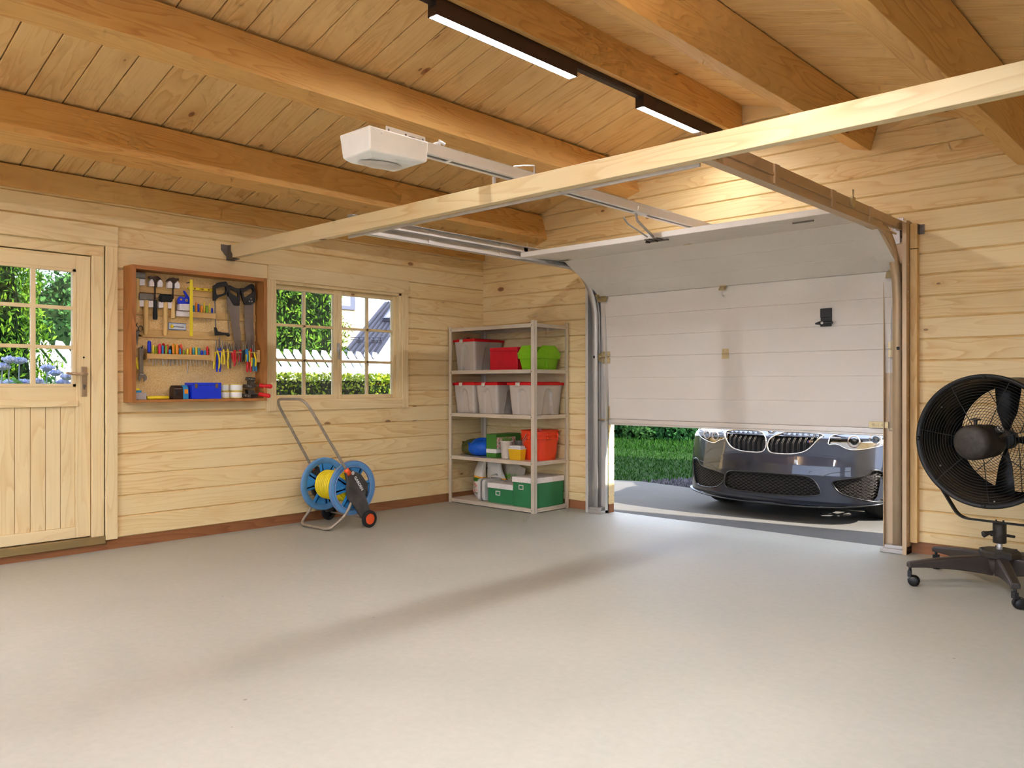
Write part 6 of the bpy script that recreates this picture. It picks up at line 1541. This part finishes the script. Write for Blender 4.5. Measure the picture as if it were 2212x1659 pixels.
# white diagonal slat fence
t = thing('garden_fence', 'white fence of diagonal slats behind the hedge', 'fence', (-5, 0, 0))
M_FW = pm('white_fence_paint', (240, 242, 246), .5, 0, .02, 6)
m = MB(); y = -6.5; sp = .171
while y < 9:
    for sgn, xo in ((-1, 0.0), (1, .03)):
        L = 1.05; w = .052
        top = V((-5-xo, y, 1.74 if sgn < 0 else 1.45)); d = V((0, -sgn*-.66 if False else (.60 if sgn < 0 else -.60), -.80)).normalized(); n_ = V((0, d.z, -d.y))
        if sgn < 0: q = [top-n_*w+d*.03, top+V((0, 0, .0))-d*.02, top+n_*w+d*.03, top+n_*w+d*L*1.25, top-n_*w+d*L*1.25]
        else: q = [top-n_*w, top+n_*w, top+n_*w+d*L*.9, top-n_*w+d*L*.9]
        m.prism(q, (-.02, 0, 0))
    y += sp
m.build('slats', M_FW, t)
m = MB(); m.box(-5.06, -5.0, -6.5, 9, .75, .83); y = -6.4
while y < 9: m.box(-5.14, -5.065, y, y+.075, -.05, 1.3); y += 1.9
m.build('rails', M_FW, t)
# hydrangea under the entry door window
t = thing('hydrangea_bush', 'hydrangea with pale lilac blue flower heads outside the entry door', 'bush', (-1.3, -4.3, 0))
def pos():
    a = rnd.uniform(0, 2*pi); r = .9*sqrt(rnd.random()); x = -1.35+r*cos(a)*.75; y = -4.05+r*sin(a)*1.35; z = 1.27-.25*(r/.9)**2-rnd.random()*.35; return V((x, y, z)), V((.3, 0, 1))
leaves(1300, pos, .055, 0, .55).build('leaf_mass', leafmat('hydrangea_leaf', (40, 92, 46), (74, 130, 66), (120, 160, 70)), t)
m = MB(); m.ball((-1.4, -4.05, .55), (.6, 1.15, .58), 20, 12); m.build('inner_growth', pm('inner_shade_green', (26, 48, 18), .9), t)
M_HY = leafmat('hydrangea_petal', (150, 166, 214), (190, 200, 236), (226, 230, 246), .3)
hp = [(20, 775), (42, 777), (102, 792), (120, 803), (145, 812), (78, 822), (50, 824), (20, 825), (5, 790), (136, 824), (2, 828), (92, 832), (152, 831), (-25, 800), (-40, 826)]
for k, (px, py) in enumerate(hp):
    c = on(px, py+4, 0, -.95-.12*(k % 4)); R = .046
    def pos(): 
        d = V((rnd.gauss(0, 1), rnd.gauss(0, 1), abs(rnd.gauss(0, 1)))).normalized(); return c+V((d.x*R, d.y*R*1.1, d.z*R*.65)), d
    leaves(90, pos, .012, 0, .9).build('flower_head', M_HY, t)
    m = MB(); m.ball(c, (R*.8, R*.9, R*.5), 10, 6); m.tube([c, c-V((.05, 0, .4))], .005, 5); m.build('stem', pm('flower_core', (150, 166, 190), .8), t)
# low shrubs at the far edge of the lawn
for k, (px, w, lb, mt) in enumerate(((1338, .8, 'dark shrub at the far edge of the lawn, left', M_TD), (1368, .5, 'tuft of ornamental grass at the far edge of the lawn', leafmat('ornamental_grass', (120, 126, 60), (160, 160, 90), (196, 190, 120))), (1412, .8, 'green shrub at the far edge of the lawn, right of the grass tuft', M_TM), (1462, .7, 'low dark shrub near the car at the far lawn edge', M_TD))):
    c = on(px, 925, 1, 10.3); t = thing('garden_shrub', lb, 'shrub', (c.x, c.y, -.05))
    def pos():
        d = V((rnd.gauss(0, 1), rnd.gauss(0, 1), abs(rnd.gauss(0, 1)))).normalized(); return V((c.x+d.x*w, c.y+d.y*w, -.05+d.z*w*1.0)), d
    leaves(1500, pos, .07, .8 if k == 1 else .2, .3 if k == 1 else .55).build('foliage', mt, t)
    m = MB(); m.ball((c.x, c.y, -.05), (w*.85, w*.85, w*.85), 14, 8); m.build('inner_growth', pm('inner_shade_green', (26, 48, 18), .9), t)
mb = MB(); mb.box(-14, 8, 12.5, 12.7, -.06, 2.2); single(mb, 'background_hedge', pm('far_hedge', (28, 58, 30), .9, 0, .6, 6, bump=.6), 'tall dark hedge closing the far side of the garden', 'hedge', kind='structure')
t = thing('garden_hedge', 'dark trees beyond the driveway on the right', 'hedge', (10, 14, 0))
def pos(): return V((rnd.uniform(4.5, 16), rnd.uniform(13, 14.5), rnd.uniform(-.05, 4.5))), V((0, -1, 0))
leaves(2500, pos, .16, .2, .6).build('foliage', M_TD, t)
t = thing('garden_hedge', 'unseen conifer hedge added right of the garage to block the sun', 'hedge', (10.5, -5, 0))  # added out of view to keep sun out of the right opening
def pos(): return V((rnd.uniform(10.3, 10.5), rnd.uniform(-8.4, .3), rnd.uniform(-.05, 5.1))), V((-1, 0, 0))
leaves(2500, pos, .14, .2, .6).build('foliage', M_TD, t)
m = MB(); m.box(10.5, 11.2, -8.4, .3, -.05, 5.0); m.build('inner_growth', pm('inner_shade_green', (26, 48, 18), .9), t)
t = thing('garden_hedge', 'unseen tall trees added right of the driveway to shade the lawn', 'hedge', (7.6, 5.5, 0))  # added out of view to cast shade on the near lawn
def pos(): return V((rnd.uniform(7.3, 7.6), rnd.uniform(3.7, 7.4), rnd.uniform(-.05, 7.0))), V((-1, 0, 0))
leaves(2500, pos, .14, .2, .6).build('foliage', M_TD, t)
m = MB(); m.box(7.6, 8.4, 3.7, 7.4, -.05, 6.9); m.build('inner_growth', pm('inner_shade_green', (26, 48, 18), .9), t)
mb = MB(); mb.box(-3, 12, -24, -7.85, -.055, -.004); mb.box(7.1, 12, -7.85, 0, -.055, -.004); single(mb, 'driveway', M_DRIVE, 'unseen concrete yard added behind and beside the garage to bounce light in', 'yard', kind='structure')  # unseen paving added to bounce daylight up to the ceiling
# neighbouring house
t = thing('neighbour_house', 'house with dark standing seam roof and skylight beyond the fence', 'house', (-13, 8, 0))
E1 = on(736, 766, 0, -12.5); E2 = on(811, 768, 0, -12.0); R1 = on(831, 652, 0, -17.0); E2.z = E1.z; dd = (E2-E1)*1.6; R2 = R1+dd; E2b = E1+dd
M_RF = pm('dark_metal_roof', (56, 58, 72), .6, .0, .06, 2)
up_ = (E2-E1).cross(R1-E1).normalized(); up_ = up_ if up_.z > 0 else -up_
m = MB(); m.prism([E1, E2, E2+(R1-E1), R1], -up_*.12); rf = m.build('roof', M_RF, t)
m = MB()
for k in range(1, 7): f = k/6.5; a = E1.lerp(E2, f); b = a+(R1-E1); m.tube([a+up_*.01, b+up_*.01], .028, 4)
m.build('roof_seam', pm('roof_seam', (34, 35, 44), .6, 0), rf)
m = MB(); A = E1.lerp(R1, .56)+(E2-E1)*.50; u_ = (R1-E1).normalized(); w_ = (E2-E1).normalized(); L2 = (R1-E1).length
m.prism([A+up_*.02, A+w_*.62+up_*.02, A+w_*.62+u_*1.5+up_*.02, A+u_*1.5+up_*.02], up_*.12); m.build('skylight', pm('skylight_frame', (58, 62, 78), .3, .4), rf)
m = MB(); m.prism([A+w_*.08+u_*.12+up_*.141, A+w_*.54+u_*.12+up_*.141, A+w_*.54+u_*1.3+up_*.141, A+w_*.08+u_*1.3+up_*.141], up_*.01); m.build('skylight_glass', pm('skylight_glass', (206, 216, 232), .05, .3), rf)
m = MB(); g0 = E1.lerp(R1, .18); 
for f in (0, 1): m.tube([g0+up_*(.10+.07*f), g0+(E2-E1)*.98+up_*(.10+.07*f)], .012, 5)
for k in range(4): b = g0+(E2-E1)*(.25+.22*k); m.prism([b+up_*.02-w_*.05, b+up_*.02+w_*.05, b+up_*.2], u_*.1)
m.build('snow_guard', M_RF, rf)
m = MB(); m.tube([E1+V((.1, 0, -.06)), E2+V((.1, 0, -.06))], .07, 8); m.build('gutter', pm('gutter_dark', (62, 66, 84), .4, .3), rf)
m = MB(); q = [E1, E2, E2+(R1-E1), R1]; inn = [p.lerp(sum(q, V((0, 0, 0)))/4, .06) for p in q]; m.prism([V((p.x, p.y, -.05)) for p in inn], (0, 0, E1.z-.1)); m.build('wall', pm('pale_render_wall', (236, 238, 242), .7), t)
t = thing('apartment_block', 'white and brick building with a dark framed window behind the metal roof', 'house', (-22, 12, 0))
c = on(735, 700, 0, -22); d_ = on(766, 700, 0, -22); e_ = on(786, 700, 0, -22)
m = MB(); m.box(-24, -22, c.y-4, d_.y, -.05, on(740, 668, 0, -22).z); 
def brick():
    t = NT('cream_brick'); cc = t.obj(); b = t.n('ShaderNodeTexBrick'); mp = t.n('ShaderNodeMapping'); mp.inputs['Rotation'].default_value = (pi/2, 0, pi/2); t.l(cc, 3, mp, 0); t.l(mp, 0, b, 0); b.inputs['Scale'].default_value = 4; b.inputs['Color1'].default_value = lin((226, 200, 160))+(1,); b.inputs['Color2'].default_value = lin((232, 208, 170))+(1,); b.inputs['Mortar'].default_value = lin((196, 164, 124))+(1,)
    t.l(b, 0, t.b, 'Base Color'); return t.m
m.build('brick_wall', brick(), t)
m = MB(); m.box(-24, -21.95, d_.y, e_.y, -.05, on(740, 585, 0, -22).z); m.box(-24, -22.0, c.y-4, d_.y, on(740, 668, 0, -22).z, on(740, 560, 0, -22).z); m.build('white_wall', pm('white_render', (244, 245, 248), .6), t)
z1_, z2_ = on(740, 668, 0, -22).z, on(740, 600, 0, -22).z
m = MB(); m.box(-22, -21.93, c.y-3, d_.y-.02, z1_, z2_); wnf = m.build('window', pm('dark_window_frame', (84, 88, 108), .4), t)
m = MB(); m.box(-21.93, -21.92, c.y-2.9, d_.y-.28, z1_+.15, z2_-.15); m.build('pane', pm('sky_reflecting_pane', (200, 214, 236), .05, .5), wnf)
# unseen wing wall added to keep the sun off the threshold
mb = MB(); mb.box(4.9, 5.05, .1, .86, -.05, 2.55); single(mb, 'added_wing_wall', W_WALL, 'unseen wing wall added right of the garage door to block sun', 'wall', kind='structure')

# ---------------------------------------------------------------- light, sky, camera
w = bpy.data.worlds.new('overcast_bright_sky'); scn.world = w; w.use_nodes = True; nt = w.node_tree; nt.nodes.clear()
o = nt.nodes.new('ShaderNodeOutputWorld'); b = nt.nodes.new('ShaderNodeBackground'); nt.links.new(b.outputs[0], o.inputs[0])
tc = nt.nodes.new('ShaderNodeTexCoord'); nz = nt.nodes.new('ShaderNodeTexNoise'); nz.inputs['Scale'].default_value = 2.5; nt.links.new(tc.outputs[0], nz.inputs['Vector'])
rp = nt.nodes.new('ShaderNodeValToRGB'); rp.color_ramp.elements[0].position = .35; rp.color_ramp.elements[0].color = (.62, .74, 1, 1); rp.color_ramp.elements[1].position = .7; rp.color_ramp.elements[1].color = (.80, .88, 1, 1)
nt.links.new(nz.outputs[0], rp.inputs[0]); nt.links.new(rp.outputs[0], b.inputs[0]); b.inputs[1].default_value = SKY
sun = bpy.data.lights.new('sun', 'SUN'); sun.energy = SUN; sun.angle = radians(.8); sun.color = (1, .93, .80)
so = bpy.data.objects.new('sun', sun); COL.objects.link(so); so.location = (20, 6, 14)
so.rotation_euler = V((-1, -.19, -.70)).to_track_quat('-Z', 'Y').to_euler()
cam = bpy.data.cameras.new('camera'); co = bpy.data.objects.new('camera', cam); COL.objects.link(co); co.location = CAM; co.rotation_euler = (pi/2, 0, TH)
cam.sensor_width = 36; cam.lens = 36*FOC/2212; cam.shift_y = (HZ-829.5)/2212; cam.clip_start = .02; cam.clip_end = 200; scn.camera = co
vs_ = scn.view_settings; vs_.view_transform = 'Standard'; vs_.look = 'None'; vs_.gamma = 1; vs_.exposure = EXPO; vs_.use_curve_mapping = False
scn.cycles.use_denoising = True; scn.cycles.max_bounces = 7; scn.cycles.diffuse_bounces = 4; scn.cycles.adaptive_min_samples = 12; scn.cycles.glossy_bounces = 3; scn.cycles.transparent_max_bounces = 8; scn.cycles.sample_clamp_indirect = 8
scn.cycles.use_adaptive_sampling = True; scn.cycles.adaptive_threshold = .12; scn.cycles.caustics_reflective = False; scn.cycles.caustics_refractive = False
for k_, m_ in _mc.items():
    if any(q_ in k_ for q_ in ('inner', 'hedge', 'lawn_soil', 'roof', 'gravel_soil')): m_.node_tree.nodes['Principled BSDF'].inputs['Specular IOR Level'].default_value = .06
